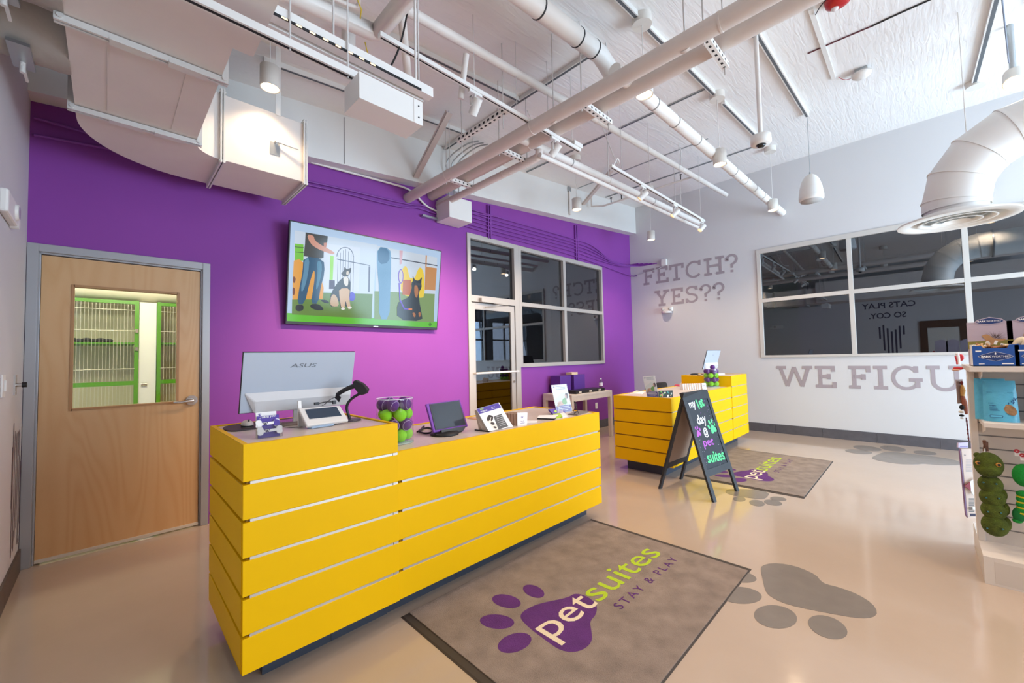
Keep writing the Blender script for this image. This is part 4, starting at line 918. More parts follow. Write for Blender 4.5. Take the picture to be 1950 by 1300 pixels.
q = MB(); p_ = wx(4, 735, XL); q.box(XL, XL+.007, p_.y-.045, p_.y+.045, p_.z-.06, p_.z+.06, M_WHITE); q.box(XL+.007, XL+.016, p_.y-.012, p_.y+.012, p_.z-.03, p_.z+.03, M_WHITE)
tag(q.build('light_switch', bevel=.002), 'white switch plate on the left wall at the photo edge', 'switch')

# ---------------- reception desks ----------------
M_YEL2 = mat('yellow_laminate', 'eeba00', .5, spec=.15, var=.02, vscale=2)
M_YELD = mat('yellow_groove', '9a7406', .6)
M_TOP = mat('pale_worktop', 'd9c9bd', .3, var=.06, vscale=22, stretch=(1, 6, 1))
M_STRIP = mat('aluminium_strip', 'c9c3b8', .35, .5)
M_KICK = mat('toe_kick', '3c4350', .45, .2, var=.08, vscale=6)
CT, CB, LT = 1.005, .12, .858
PH = (CT-CB)/6
def slats(mb, x0, x1, y0, y1, n, top_z, faces='flr'):
    """stack of boards with shadow gaps; core set back behind them"""
    g = .0125; dp = .014
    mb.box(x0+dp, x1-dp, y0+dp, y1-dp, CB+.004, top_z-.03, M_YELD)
    for i in range(n):
        z0 = CB+PH*i; z1 = CB+PH*(i+1)-(g if i < n-1 else 0)
        if i == n-1: z1 = top_z
        wd = .02
        mb.box(x0, x1, y0, y0+wd, z0, z1, M_YEL2); mb.box(x0, x0+wd, y0+wd, y1, z0, z1, M_YEL2)
        mb.box(x1-wd, x1, y0+wd, y1, z0, z1, M_YEL2); mb.box(x0+wd, x1-wd, y1-wd, y1, z0, z1, M_YEL2)
    return mb
def desk(name_label, tx0, tx1, lx0, lx1, y0, y1, tall_left, lab1, lab2):
    for (x0, x1, n, top, lab, yy0) in ((tx0, tx1, 6, CT, lab1, y0), (lx0, lx1, 5, LT, lab2, y0+.005)):
        t_ = thing('reception_desk', lab, 'reception desk', ((x0+x1)/2, (yy0+y1)/2, 0))
        mb = slats(MB(), x0, x1, yy0, y1, n, top); mb.build('slatted_body', t_, bevel=.0015)
        mb = MB(); b0 = .022; mb.box(x0+b0, x1-b0, yy0+b0, y1-b0, top-.03, top-.006, M_TOP); mb.build('worktop', t_)
        for i in range(1, n):
            z = CB+PH*i-.0125; mb = MB(); mb.box(x0+.025, x1-(.03 if n == 6 else .025), yy0+.0025, yy0+.0135, z, z+.0115, M_STRIP)
            if n == 6: mb.box(x1-.027, x1-.001, yy0+.0025, yy0+.0135, z, z+.0115, M_STRIP)
            mb.build('reveal_strip', t_)
        mb = MB(); k = .12
        a = x0+(k if (x0 == min(tx0, lx0)) else -.0); b = x1-(k if (x1 == max(tx1, lx1)) else -.0)
        if x0 == min(tx0, lx0): a = x0+.10
        if x1 == max(tx1, lx1): b = x1-.03 if tall_left else x1-.10
        mb.box(a, b, yy0+.135, y1-.1, 0, CB+.02, M_KICK)
        nn = max(1, int((b-a)/.6))
        for i in range(1, nn+1): xx = a+(b-a)*i/(nn+1); mb.box(xx-.0015, xx+.0015, yy0+.134, yy0+.135, .0, CB, M_BLACK)
        mb.build('toe_kick', t_)
desk('near', .384, 1.056, 1.0565, 2.90, 1.901, 2.632, True, 'tall section of the near yellow slatted reception desk, holding the monitor', 'long low section of the near yellow slatted reception desk')
desk('far', 6.22, 6.928, 4.267, 6.2195, 1.897, 2.60, False, 'tall section of the far yellow slatted reception desk', 'low section of the far yellow slatted reception desk behind the sandwich board')
CTW, LTW = CT-.006, LT-.006     # worktop surfaces

# ---------------- floor mats ----------------
M_MAT = mat('mat_pile', '8f7f75', .95, var=.2, vscale=9, bump=.5, bscale=240)
M_RUB = mat('mat_rubber', '3e352f', .7)
M_MP = mat('mat_purple_pile', '5e2a73', .95, var=.14, vscale=12, bump=.5, bscale=240); M_MC = mat('mat_cream_pile', 'ead9bd', .95, bump=.5, bscale=240); M_ML = mat('mat_lime_pile', 'b5cf2c', .95, bump=.5, bscale=240)
def floor_mat_obj(x0, x1, y0, y1, label, lx, ly, k=1.0):
    t_ = thing('floor_mat', label, 'mat', ((x0+x1)/2, (y0+y1)/2, 0))
    q = MB(); q.hexa([(x0, y0, .0005), (x1, y0, .0005), (x1, y1, .0005), (x0, y1, .0005), (x0+.01, y0+.01, .004), (x1-.01, y0+.01, .004), (x1-.01, y1-.01, .004), (x0+.01, y1-.01, .004)], M_RUB); q.build('rubber_border', t_)
    q = MB(); q.box(x0+.045, x1-.045, y0+.008, y1-.008, .003, .009, M_MAT); pl = q.build('pile', t_, bevel=.002)
    F = Fr((lx, ly, .009), (1, 0, 0), (0, 1, 0))
    def tr(L): return [((a-1.485)*k, (b-1.27)*k) for a, b in L]
    pad = smooth([(1.80, 1.42), (1.86, 1.42), (1.885, 1.36), (1.86, 1.27), (1.78, 1.225), (1.715, 1.22), (1.67, 1.18), (1.60, 1.125), (1.51, 1.13), (1.455, 1.19), (1.462, 1.30), (1.475, 1.42), (1.50, 1.50), (1.56, 1.52), (1.66, 1.50)], 2)
    q = MB(); q.lay(F, tr(pad), M_MP, .0004)
    for c, rx, ry, ro in (((1.399, 1.556), .055, .088, .55), ((1.353, 1.385), .058, .085, 1.35), ((1.55, 1.645), .055, .085, .25), ((1.72, 1.60), .048, .075, -.15)):
        q.lay(F, tr(ellipse(c, rx, ry, ro)), M_MP, .0004)
    q.build('paw_logo', pl)
    q = MB(); text(q, F, 'pet', 0, 0, .175*k, M_MC, width=.385*k, n=.0012, bold=.002); q.build('lettering', pl)
    q = MB(); text(q, F, 'suites', .40*k, 0, .175*k, M_ML, width=.74*k, n=.0012, bold=.002); q.build('lettering', pl)
    q = MB(); text(q, F, 'STAY & PLAY', .42*k, -.115*k, .055*k, M_MP, width=.71*k, n=.0012, spacing=1.45, bold=.004); q.build('lettering', pl)
floor_mat_obj(1.09, 2.812, .79, 1.955, 'large brown mat with purple paw logo in front of the near desk', 1.485, 1.27)
floor_mat_obj(4.46, 6.20, .80, 1.885, 'brown mat with purple paw logo in front of the far desk, behind the sandwich board', 4.80, 1.27)

# ---------------- sandwich board ----------------
M_BFR = mat('board_frame_black', '23262c', .5, var=.15, vscale=20); M_CHALK = mat('chalkboard', '2b3038', .75, var=.15, vscale=6); M_TAN = mat('board_back_tan', 'a38a78', .6)
M_CW = mat('chalk_white', 'eef0f4', .8); M_CG = mat('chalk_green', '5fe08e', .8); M_CP = mat('chalk_purple', 'b25cc6', .8)
A_, B_, TL, TR = V3((3.839, 1.356, 0)), V3((4.331, 1.293, 0)), V3((3.885, 1.625, .958)), V3((4.375, 1.56, .958))
t_ = thing('sandwich_board', 'black chalkboard sandwich board reading my 1st day @ pet suites', 'sign', (4.1, 1.6, 0))
def board(A, B, TLc, TRc, inner, facesign):
    """frame with origin at the left foot; u across, v up the leg; front at +n"""
    F = Fr(A, B-A, TLc-A); wd = (B-A).length; L = (TLc-A).length; th = .02
    q = MB(); lw = .05
    q.box(0, lw, 0, L, -th, 0, M_BFR, F); q.box(wd-lw, wd, 0, L, -th, 0, M_BFR, F); q.box(lw, wd-lw, L-.085, L, -th, 0, M_BFR, F); q.box(lw, wd-lw, .215, .275, -th, 0, M_BFR, F)
    return F, wd, L, q
F, wd, L, q = board(A_, B_, TL, TR, None, 1)
fo = q.build('front_frame', t_, bevel=.002)
q = MB(); q.box(.05, wd-.05, .275, L-.085, -.014, -.006, M_CHALK, F); ch = q.build('chalkboard', t_)
FB = F.off(-.006)
def z4(x, y): return (1150+x/6.5, 700+y/6.5)
q = MB()
def tb(txt, x0, y0, x1, h, m, bold=.02):
    a, b = FB.hit(*z4(x0, y0)); a2, b2 = FB.hit(*z4(x1, y0)); text(q, FB, txt, a, b, h, m, width=a2-a, n=.0012, bold=bold)
# lettering laid out on the board itself: the writing area is about .39 wide and .62 high
iw = wd-.10; i0 = .05; 
def tl(txt, fx, fy, fw, fh, m, bold=.025, rot=0): text(q, FB, txt, i0+iw*fx, .275+(L-.36)*fy, fh, m, width=iw*fw, n=.0012, bold=bold, rot=rot)
def tpx(txt, bl, br, tp, m, bold=.015):
    A2, B2, T2 = FB.hit(*z4(*bl)), FB.hit(*z4(*br)), FB.hit(*z4(*tp)); r_ = math.atan2(B2[1]-A2[1], B2[0]-A2[0])
    h2 = -(T2[0]-A2[0])*math.sin(r_)+(T2[1]-A2[1])*math.cos(r_); text(q, FB, txt, A2[0], A2[1], h2, m, width=math.hypot(B2[0]-A2[0], B2[1]-A2[1]), n=.0012, bold=bold, rot=r_)
tpx('my', (1066, 500), (1142, 478), (1036, 402), M_CW); tpx('1st', (1176, 508), (1246, 462), (1146, 380), M_CG, .03)
tpx('day', (1165, 705), (1275, 672), (1142, 585), M_CW); tpx('@', (1244, 838), (1296, 828), (1226, 745), M_CW)
tpx('pet', (1240, 975), (1366, 948), (1218, 872), M_CP); tpx('suites', (1292, 1180), (1502, 1130), (1256, 1040), M_CG, .02)
for (cc2, s_, m_, r2) in (((1346, 740), .105, M_CG, .15), ((1166, 800), .075, M_CP, .1)):
    A2 = FB.hit(*z4(*cc2)); paw_shape(q, FB, A2, s_, m_, r2, .0012)
for i in range(46):
    fx, fy = random.random(), random.random(); r_ = .0022
    if .12 < fx < .85 and .08 < fy < .92 and i % 3: fx = random.choice((random.uniform(.02, .1), random.uniform(.88, .97)))
    q.lay(FB, ellipse((i0+iw*fx, .275+(L-.36)*fy), r_, r_, 0, 6), M_CW if i % 4 else M_CP, .001)
for a in range(8):
    an = a*PI/4; cx, cy = i0+iw*.66, .275+(L-.36)*.88; q.lay(FB, [(cx+.085*math.cos(an)-.002, cy+.07*math.sin(an)), (cx+.085*math.cos(an)+.003, cy+.07*math.sin(an)), (cx+.1*math.cos(an)+.003, cy+.085*math.sin(an)), (cx+.1*math.cos(an), cy+.085*math.sin(an)+.003)], M_CP, .0011)
q.build('chalk_writing', ch)
C_, D_ = V3((3.886, 1.899, 0)), V3((4.376, 1.872, 0))
TLb, TRb = TL+V3((.0, .03, 0)), TR+V3((.0, .03, 0))
Fb, wb, Lb, q = board(D_, C_, TRb, TLb, None, 1); q.build('back_frame', t_, bevel=.002)
q = MB(); q.box(.05, wb-.05, .275, Lb-.085, -.014, -.006, M_CHALK, Fb); q.box(.05, wb-.05, .275, Lb-.085, -.0165, -.014, M_TAN, Fb); q.build('back_panel', t_)
q = MB(); q.box(.0505, wd-.0505, .28, L-.09, -.0165, -.0145, M_TAN, F); q.build('inner_panel', t_)
q = MB()
for s in (.08, .9): p_ = TL+(TR-TL)*s; q.cyl(p_+V3((-.02, .013, -.006)), p_+V3((.02, .014, -.006)), .006, M_CHROME, 8)
q.build('hinge', t_)

# ---------------- glass jars of balls ----------------
M_BP = mat('purple_ball_felt', '5b2b7c', .9, bump=.4, bscale=300); M_BG = mat('green_ball_felt', '8ddf2a', .9, bump=.4, bscale=300); M_BW = mat('ball_seam', 'cdbfe0', .8)
M_GJ = glassy('jar_glass', (1, 1, 1), .97, base=.045, edge=.55, power=3)
def ball_obj(c, green, label, grp):
    q = MB(); q.ball(c, .035, M_BG if green else M_BP, 18, 10)
    if not green:
        ax = V3((random.uniform(-1, 1), -1.2, random.uniform(-.5, .5))).normalized(); a = ax.orthogonal().normalized(); b = ax.cross(a)
        pts = [c+(ax*.018+(a*math.cos(k*2*PI/16)+b*math.sin(k*2*PI/16))*.0271).normalized()*.0325 if 0 else c+(ax*.55+(a*math.cos(k*2*PI/16)+b*math.sin(k*2*PI/16))*.84).normalized()*.0352 for k in range(17)]
        q.tube(pts, .0011, M_BW, 5, cap=False)
    return tag(q.build('tennis_ball'), label, 'ball', grp)
def jar(cx, cy, z, where, heap):
    t_ = thing('glass_jar', 'clear cylindrical glass jar of purple and green balls on the %s desk' % where, 'jar', (cx, cy, z))
    q = MB(); q.lathe((cx, cy, z), [(.001, 0), (.104, 0), (.104, .255)], M_GJ, 40); jw = q.build('jar_wall', t_)
    q = MB(); q.lathe((cx, cy, z), [(.001, .001), (.1045, .001), (.1045, .008), (.001, .010)], mat('jar_base', '9fb0a8', .1, spec=.8), 40); q.build('jar_base', t_)
    q = MB(); q.lathe((cx, cy, z), [(.1045, .253), (.1045, .256), (.1015, .256), (.1015, .253)], mat('jar_rim', 'e8ecec', .1), 40); q.build('rim', jw)
    lay = ['bottom', 'second', 'third', 'top']; pos = ['front left', 'front', 'front right', 'back right', 'back left', 'middle back']
    grp = 'balls in the jar on the %s desk' % where
    for L_ in range(4):
        green = L_ % 2 == 0
        for k in range(5):
            ang = 2*PI*k/5 + (L_ % 2)*PI/5 + .9; c = V3((cx+.067*math.cos(ang), cy+.067*math.sin(ang), z+.046+L_*.058))
            g = green; ball_obj(c, g, '%s ball %s in the %s layer of the %s desk jar' % ('green' if g else 'purple', pos[k], lay[L_], where), grp)
    if heap:
        ball_obj(V3((cx-.02, cy-.03, z+.046+.058*4)), False, 'purple ball heaped on top of the jar on the %s desk' % where, grp)
jar(1.185, 2.165, LTW, 'near', False)
jar(6.12, 2.13, LTW, 'far', True)

# ---------------- near desk, tall section ----------------
def z5(x, y): return (420+x/4.875, 640+y/4.875)
M_MONW = mat('monitor_white', 'b8c0cc', .45); M_MONW2 = mat('monitor_lower_white', 'd6d4d4', .4); M_LOGO = mat('grey_logo', '6f747c', .4)
def monitor(x0, x1, y, z0, z1, label, logo=True, rotz=0):
    t_ = thing('monitor', label, 'monitor', ((x0+x1)/2, y, CTW)); wd = x1-x0; hh = z1-z0
    cx = (x0+x1)/2; u = V3((math.cos(rotz), math.sin(rotz), 0)); F = Fr(V3((cx, y, z0))-u*wd/2, u, (0, -.28, 1))
    q = MB(); q.box(0, wd, 0, hh, -.012, -.003, M_BLACK, F); q.box(.003, wd-.0, .003, hh-.003, -.003, .0, M_MONW, F); sp = q.build('screen_panel', t_, bevel=.0015)
    q = MB(); a0 = wd*.11; z_t = hh*.31
    q.prism(Fr(F.at(a0, 0, 0), F.n, F.v), [(0, .004), (.03, .012), (.034, z_t-.035), (0, z_t+.012)], -0.0, -(wd-a0-.012) if 0 else (wd-a0-.012), M_MONW2) if 0 else q.hexa([F.at(a0, .004, 0), F.at(wd-.012, .004, 0), F.at(wd-.012, .004, .022), F.at(a0, .004, .022), F.at(a0-.05, z_t+.012, 0), F.at(wd-.004, z_t+.012, 0), F.at(wd-.012, z_t-.03, .026), F.at(a0, z_t-.03, .026)], M_MONW2)
    q.build('rear_housing', t_, bevel=.006)
    if logo:
        q = MB(); a, b = F.hit(*z5(645, 290)); a2, b2 = F.hit(*z5(880, 290)); text(q, F, 'ASUS', a, b, .0105*4*.5, M_LOGO, width=a2-a, shear=.35, n=.0008, bold=.01); q.build('logo', sp)
    else:
        q = MB(); text(q, F, 'ASUS', wd*.5, hh*.72, .016, M_LOGO, shear=.35, n=.0008, align='C', width=.07); q.build('logo', sp)
    q = MB(); p_ = F.at(wd*.5, .03, -.005); q.hexa([(p_.x-.03, p_.y-.005, CTW+.01), (p_.x+.03, p_.y-.005, CTW+.01), (p_.x+.03, p_.y+.012, CTW+.01), (p_.x-.03, p_.y+.012, CTW+.01), (p_.x-.025, p_.y-.0, p_.z+.06), (p_.x+.025, p_.y-.0, p_.z+.06), (p_.x+.025, p_.y+.01, p_.z+.06), (p_.x-.025, p_.y+.01, p_.z+.06)], M_MONW2); q.build('stand_neck', t_)
    q = MB(); q.lathe((p_.x, p_.y+.02, CTW), [(.001, 0), (.11, 0), (.112, .004), (.108, .012), (.001, .013)], mat('stand_base_taupe', '9b8a80', .15, .4), 36); q.build('stand_base', t_)
    return F
monitor(.463, 1.016, 2.39, 1.075, 1.392, 'large white monitor seen from behind on the near desk')
q = MB(); q.prism(Fr((0, 0, CTW), (1, 0, 0), (0, 1, 0)), smooth([(.408, 2.34), (.42, 2.58), (.62, 2.60), (.86, 2.60), (.88, 2.40), (.72, 2.36), (.5, 2.33)], 2), 0, .006, mat('desk_pad', '3f3638', .6)); tag(q.build('desk_pad'), 'black desk pad under the mouse at the back of the tall desk', 'desk pad')
p_ = V3((.508, 2.43, CTW+.006))
t_ = thing('computer_mouse', 'grey and black computer mouse beside the monitor', 'mouse', p_)
q = MB(); q.ball(p_+V3((0, 0, .012)), .033, mat('mouse_silver', 'c9c1ba', .35), 20, 10, (.8, 1.5, .68)); q.build('mouse_body', t_)
q = MB(); q.ball(p_+V3((0, 0, .007)), .033, M_BLACK, 20, 8, (.86, 1.56, .25)); q.build('mouse_base', t_)
q = MB(); q.cyl(p_+V3((-.003, -.03, .034)), p_+V3((.003, -.03, .034)), .006, M_BLACK, 12); q.build('scroll_wheel', t_)
# acrylic card holder
F = lean(z5(345, 955), z5(578, 925), 14, CTW+.001); wd = F.w
t_ = thing('card_holder', 'clear acrylic holder with thank you cards and bone shaped cards', 'card holder', F.at(wd/2, 0, 0)); t_.location = F.o; ORG[t_] = V3(F.o)
M_ACR = glassy('acrylic', (1, 1, 1), .92, base=.06, edge=.6, power=3); M_PAP = mat('white_paper', 'f2f0ee', .6); M_PUR = mat('print_purple', '4f3a9a', .5); M_INK = mat('print_ink', '2d2340', .5)
q = MB(); q.box(0, wd, 0, .052, .0, .002, M_ACR, F); q.box(0, wd, .0, .085, -.045, -.043, M_ACR, F); q.box(0, .002, 0, .06, -.045, 0, M_ACR, F); q.box(wd-.002, wd, 0, .06, -.045, 0, M_ACR, F); q.box(0, wd, 0, .002, -.045, 0, M_ACR, F); q.build('acrylic_tray', t_)
q = MB(); F2 = F.off(-.030); a, b = F2.hit(*z5(300, 760)); q.box(.002, wd-.014, .004, .118, -.008, 0, M_PAP, F2); q.lay(F2, rrect(.002, wd-.014, .092, .116, .002, 2), M_PAP, .0006)
paw_shape(q, F2, (.016, .107), .008, M_PUR, 0, .0012); q.build('business_card', t_)
q = MB(); F3 = F.off(-.020); q.box(.004, wd-.006, .004, .100, -.004, 0, M_PUR, F3); a_, b_ = F3.hit(*z5(362, 765)); c_, _d = F3.hit(*z5(508, 750)); text(q, F3, 'Thank you', a_, b_, .012, M_PAP, width=c_-a_, shear=.25, n=.0008, bold=.01, rot=.05); q.ball(F3.at(.014, .088, .001), .004, M_PAP, 8, 5, (1, 1, .3)); q.build('thank_you_card', t_)
def bone(F, a, b, L_, h, q, m, th=.002):
    r_ = h*.5; pts = []
    for cx, cy, a0, a1 in ((a+L_-r_*.7, b+r_*.75, -60, 150), (a+r_*.7, b+r_*.75, 30, 240), (a+r_*.7, b-r_*.75, 120, 330), (a+L_-r_*.7, b-r_*.75, 210, 420)):
        pass
    pts += [(a+L_-r_*.8+r_*math.cos(math.radians(t)), b+r_*.7+r_*.8*math.sin(math.radians(t))) for t in range(-30, 200, 20)]
    pts += [(a+r_*.8+r_*math.cos(math.radians(t)), b+r_*.7+r_*.8*math.sin(math.radians(t))) for t in range(-20, 210, 20)]
    pts += [(a+r_*.8+r_*math.cos(math.radians(t)), b-r_*.7+r_*.8*math.sin(math.radians(t))) for t in range(150, 380, 20)]
    pts += [(a+L_-r_*.8+r_*math.cos(math.radians(t)), b-r_*.7+r_*.8*math.sin(math.radians(t))) for t in range(160, 390, 20)]
    q.prism(F, pts, 0, th, m)
for k, (pa, pb, off_) in enumerate((((330, 812), (545, 806), -.012), ((345, 885), (570, 862), -.003))):
    q = MB(); Fk = F.off(off_); A2, B2 = Fk.hit(*z5(*pa)), Fk.hit(*z5(*pb)); bb = (A2[1]+B2[1])/2
    bone(Fk, A2[0], bb, B2[0]-A2[0], .024, q, M_PAP); paw_shape(q, Fk, (A2[0]+(B2[0]-A2[0])*.38, bb), .013, M_INK, 0, .003)
    if k == 0: q.lay(Fk, [Fk.hit(*z5(*p_)) for p_ in ((490, 825), (552, 842), (545, 775), (500, 765))], M_PUR, .0028)
    q.build('bone_card', t_)
# card terminal
M_TW = mat('terminal_white', 'ebe6e0', .3); M_TS = mat('terminal_screen', '3c4a5a', .12)
F = lean(z5(800, 826), z5(1195, 768), 52, CTW+.022); 
t_ = thing('payment_terminal', 'white payment terminal with a dark screen tilted back on a pale blue foot', 'payment terminal', F.o)
c = [F.hit(*z5(*k)) for k in ((803, 830), (1190, 778), (1108, 640), (725, 668))]
q = MB(); q.prism(F, c, -.016, 0, M_TW); tbody = q.build('terminal_body', t_, bevel=.004)
q = MB(); q.lay(F, [F.hit(*z5(*k)) for k in ((825, 770), (1125, 738), (1075, 655), (782, 682))], M_TS, .0012); q.build('screen', tbody)
a = F.at(c[0][0]+.004, c[0][1]+.01, -.012); b = F.at(c[3][0]+.004, c[3][1]-.003, -.012); c3 = V3((b.x, b.y, CTW+.004)); 
q = MB(); q.face([a, b, c3], M_TW); q.mesh([a, b, c3, a+RT0*.012, b+RT0*.012, c3+RT0*.012], [(0, 1, 2), (5, 4, 3), (0, 3, 4, 1), (1, 4, 5, 2), (2, 5, 3, 0)], M_TW)
a = F.at(c[1][0]-.02, c[1][1]+.01, -.012); b = F.at(c[2][0]-.02, c[2][1]-.003, -.012); c3 = V3((b.x, b.y, CTW+.004)); q.mesh([a, b, c3, a+RT0*.012, b+RT0*.012, c3+RT0*.012], [(0, 1, 2), (5, 4, 3), (0, 3, 4, 1), (1, 4, 5, 2), (2, 5, 3, 0)], M_TW); q.build('side_support', t_)
q = MB(); FT = Fr((0, 0, CTW), (1, 0, 0), (0, 1, 0)); q.prism(FT, [tuple(fl(*z5(*k), CTW)[:2]) for k in ((805, 862), (850, 862), (1050, 832), (1075, 805), (1000, 790), (820, 822))], .001, .012, mat('foot_blue', '9fb4cc', .3)); q.build('foot', t_, bevel=.003)
q = MB(); p_ = fl(*z5(590, 1), CTW)
t2 = None
q = MB(); n0 = wy(*z5(722, 830), 2.22); n1 = wy(*z5(722, 600), 2.22); q.hexa([(n0.x, 2.215, CTW+.001), (n0.x+.02, 2.215, CTW+.001), (n0.x+.02, 2.23, CTW+.001), (n0.x, 2.23, CTW+.001), (n1.x-.002, 2.215, n1.z), (n1.x+.012, 2.215, n1.z), (n1.x+.012, 2.23, n1.z), (n1.x-.002, 2.23, n1.z)], M_TW); q.build('rear_post', t_)
# barcode scanner on a gooseneck stand
ps = fl(*z5(1230, 790), CTW); t_ = thing('barcode_scanner', 'black barcode scanner held on a curved neck stand over the terminal', 'scanner', ps)
ps = V3((ps.x, ps.y+.04, CTW)); G = facing(ps); M_SCN = mat('scanner_black', '232225', .45)
q = MB(); q.lathe(ps, [(.001, 0), (.058, 0), (.058, .006), (.05, .010), (.001, .011)], mat('scanner_base', '4a3d48', .35), 32); q.build('stand_base', t_)
def gp(x, y, n=0): a, b = G.hit(*z5(x, y)); return G.at(a, b, n)
q = MB(); q.tube(curve([ps+V3((0, 0, .01)), gp(1165, 670), gp(1185, 610), gp(1240, 560), gp(1300, 530)], 2), .0075, M_SCN, 10); q.build('gooseneck', t_)
q = MB(); q.tube([gp(1075, 560), gp(1085, 540), gp(1130, 510), gp(1190, 480), gp(1240, 462), gp(1265, 455)], [.006, .0105, .0115, .0125, .014, .016], M_SCN, 14); q.mesh([gp(1062, 570, .004), gp(1100, 612, .002), gp(1118, 565, .004), gp(1090, 540, .004), gp(1062, 570, -.004), gp(1100, 612, -.002), gp(1118, 565, -.004), gp(1090, 540, -.004)], [(0, 1, 2, 3), (7, 6, 5, 4), (0, 4, 5, 1), (1, 5, 6, 2), (2, 6, 7, 3)], M_SCN); q.build('grip', t_)
q = MB(); hd = [(1235, 420), (1262, 405), (1330, 440), (1375, 490), (1360, 530), (1320, 545), (1290, 535), (1245, 470)]
q.prism(G, [G.hit(*z5(*k)) for k in hd], -.019, .019, M_SCN); q.build('scanner_head', t_, bevel=.005)
q = MB(); q.tube(curve([gp(1075, 560), gp(1010, 590), gp(960, 640), gp(940, 640)], 2), .0018, M_BLACK, 6); q.build('scanner_cable', t_)
q = MB(); q.tube(curve([fl(*z5(565, 835), CTW+.002), fl(*z5(640, 848), CTW+.002), fl(*z5(735, 842), CTW+.002), fl(*z5(790, 830), CTW+.002)], 2), .0018, M_BLACK, 6); tag(q.build('cable'), 'thin black cable on the tall desk behind the card holder', 'cable')
q = MB(); q.prism(FT, [tuple(fl(*z5(*k), CTW)[:2]) for k in ((560, 800), (740, 795), (745, 760), (600, 762))], .0005, .003, M_PAP); q.prism(FT, [tuple(fl(*z5(*k), CTW)[:2]) for k in ((600, 805), (720, 800), (740, 770), (640, 772))], .003, .004, M_PAP); tag(q.build('paper_sheet'), 'white paper sheets under the monitor stand', 'paper')
q = MB(); a = wy(*z5(910, 625), 2.24); b = wy(*z5(1060, 610), 2.24); q.box(a.x-.022, a.x, 2.23, 2.245, a.z-.006, a.z+.008, M_BLACK); q.tube(curve([a, a+(b-a)*.4+V3((0, 0, .006)), b], 1), .003, M_BLACK, 6); q.box(b.x-.012, b.x+.004, 2.23, 2.245, b.z-.01, b.z+.008, M_BLACK); tag(q.build('plug_cable', at=(a.x, 2.23, a.z)), 'black plugs and leads at the back of the large monitor', 'cable')

# ---------------- near desk, low section ----------------
def z7(x, y): return (780+x/4.875, 660+y/4.875)
M_PC = mat('purple_case', '7a3fa8', .45); M_RUBG = mat('case_grey', '3a3c40', .5); M_SCR = mat('tablet_screen', '3b414a', .08)
F = lean(z7(228, 792), z7(545, 735), 24, LTW+.03)
t_ = thing('tablet_stand', 'tablet in a purple and grey case on a round black stand', 'tablet', F.o)
q = MB(); o_ = [F.hit(*z7(*k)) for k in ((225, 795), (545, 738), (470, 487), (152, 528))]
q.prism(F, smooth(o_, 2) if 0 else o_, -.018, -.001, M_PC); cs = q.build('case', t_, bevel=.006)
q = MB(); q.prism(F, [F.hit(*z7(*k)) for k in ((240, 775), (523, 722), (458, 500), (182, 535))], -.002, .002, M_RUBG); q.build('case_front', t_)
q = MB(); q.lay(F, [F.hit(*z7(*k)) for k in ((248, 765), (512, 718), (450, 502), (193, 538))], M_SCR, .0028); q.build('screen', cs)
q = MB(); q.prism(F, [F.hit(*z7(*k)) for k in ((300, 818), (490, 785), (525, 735), (285, 775))], -.03, .008, M_RUBG); q.build('bracket', t_, bevel=.003)
pb = fl(*z7(325, 815), LTW); q = MB(); q.lathe((pb.x, pb.y, LTW), [(.001, 0), (.088, 0), (.09, .006), (.082, .018), (.04, .022), (.001, .022)], M_BLACK, 40); q.cyl((pb.x, pb.y, LTW+.02), F.at(*F.hit(*z7(400, 770)), -.02), .016, M_BLACK, 12); q.build('round_base', t_)
for k, pts in enumerate([((70, 790), (110, 760), (140, 735), (120, 745)), ((95, 790), (140, 805), (190, 800), (230, 780), (190, 750), (130, 755), (90, 785))]):
    q = MB(); q.tube(curve([fl(*z7(*p_), LTW+.006+k*.001) for p_ in pts], 2), .005 if k == 0 else .006, M_BLACK, 8)
    tag(q.build('cable'), ['short black cable end by the jar of balls on the near desk', 'coiled black cable between the jar of balls and the tablet stand'][k], 'cable')
# desk calendar with dog picture
F = lean(z7(735, 786), z7(962, 740), 22, LTW+.004)
t_ = thing('leaflet_stand', 'spiral bound leaflet stand showing a spotted puppy and a purple header', 'leaflet stand', F.o)
q = MB(); P4 = [F.hit(*z7(*k)) for k in ((735, 786), (962, 742), (822, 520), (620, 580))]; q.prism(F, P4, -.002, 0, M_PAP); 
q.lay(F, [F.hit(*z7(*k)) for k in ((648, 625), (853, 563), (822, 521), (621, 580))], M_PUR, .0006)
a, b = F.hit(*z7(655, 590)); a2, _ = F.hit(*z7(705, 575)); rot_ = math.atan2(F.hit(*z7(853, 563))[1]-F.hit(*z7(648, 625))[1], F.hit(*z7(853, 563))[0]-F.hit(*z7(648, 625))[0])
text(q, F, 'PUPPY', a, b, .0095, mat('print_lime', 'a9d13a', .5), width=.036, n=.0012, rot=rot_, bold=.02)
a, b = F.hit(*z7(660, 612)); text(q, F, 'WORKROUS', a, b, .0095, M_PAP, width=.062, n=.0012, rot=rot_, bold=.02)
for k in range(3): a, b = F.hit(*z7(758+k*4, 566+k*14)); q.lay(F, [(a, b), (a+.034*math.cos(rot_), b+.034*math.sin(rot_)), (a+.034*math.cos(rot_), b+.034*math.sin(rot_)+.002), (a, b+.002)], M_PAP, .001)
M_PG = mat('print_grey_box', '5a5654', .5); q.lay(F, [F.hit(*z7(*k)) for k in ((825, 768), (915, 738), (852, 622), (778, 648))], M_PG, .0006)
for k in range(6): a, b = F.hit(*z7(800+k*8, 655+k*16)); a2, b2 = F.hit(*z7(858+k*8, 636+k*16)); q.lay(F, [(a, b), (a2, b2), (a2, b2+.0015), (a, b+.0015)], M_PAP, .001)
M_DBR = mat('print_dark_brown', '3c2a24', .5); M_FUR = mat('print_cream_fur', 'e9dfd2', .5)
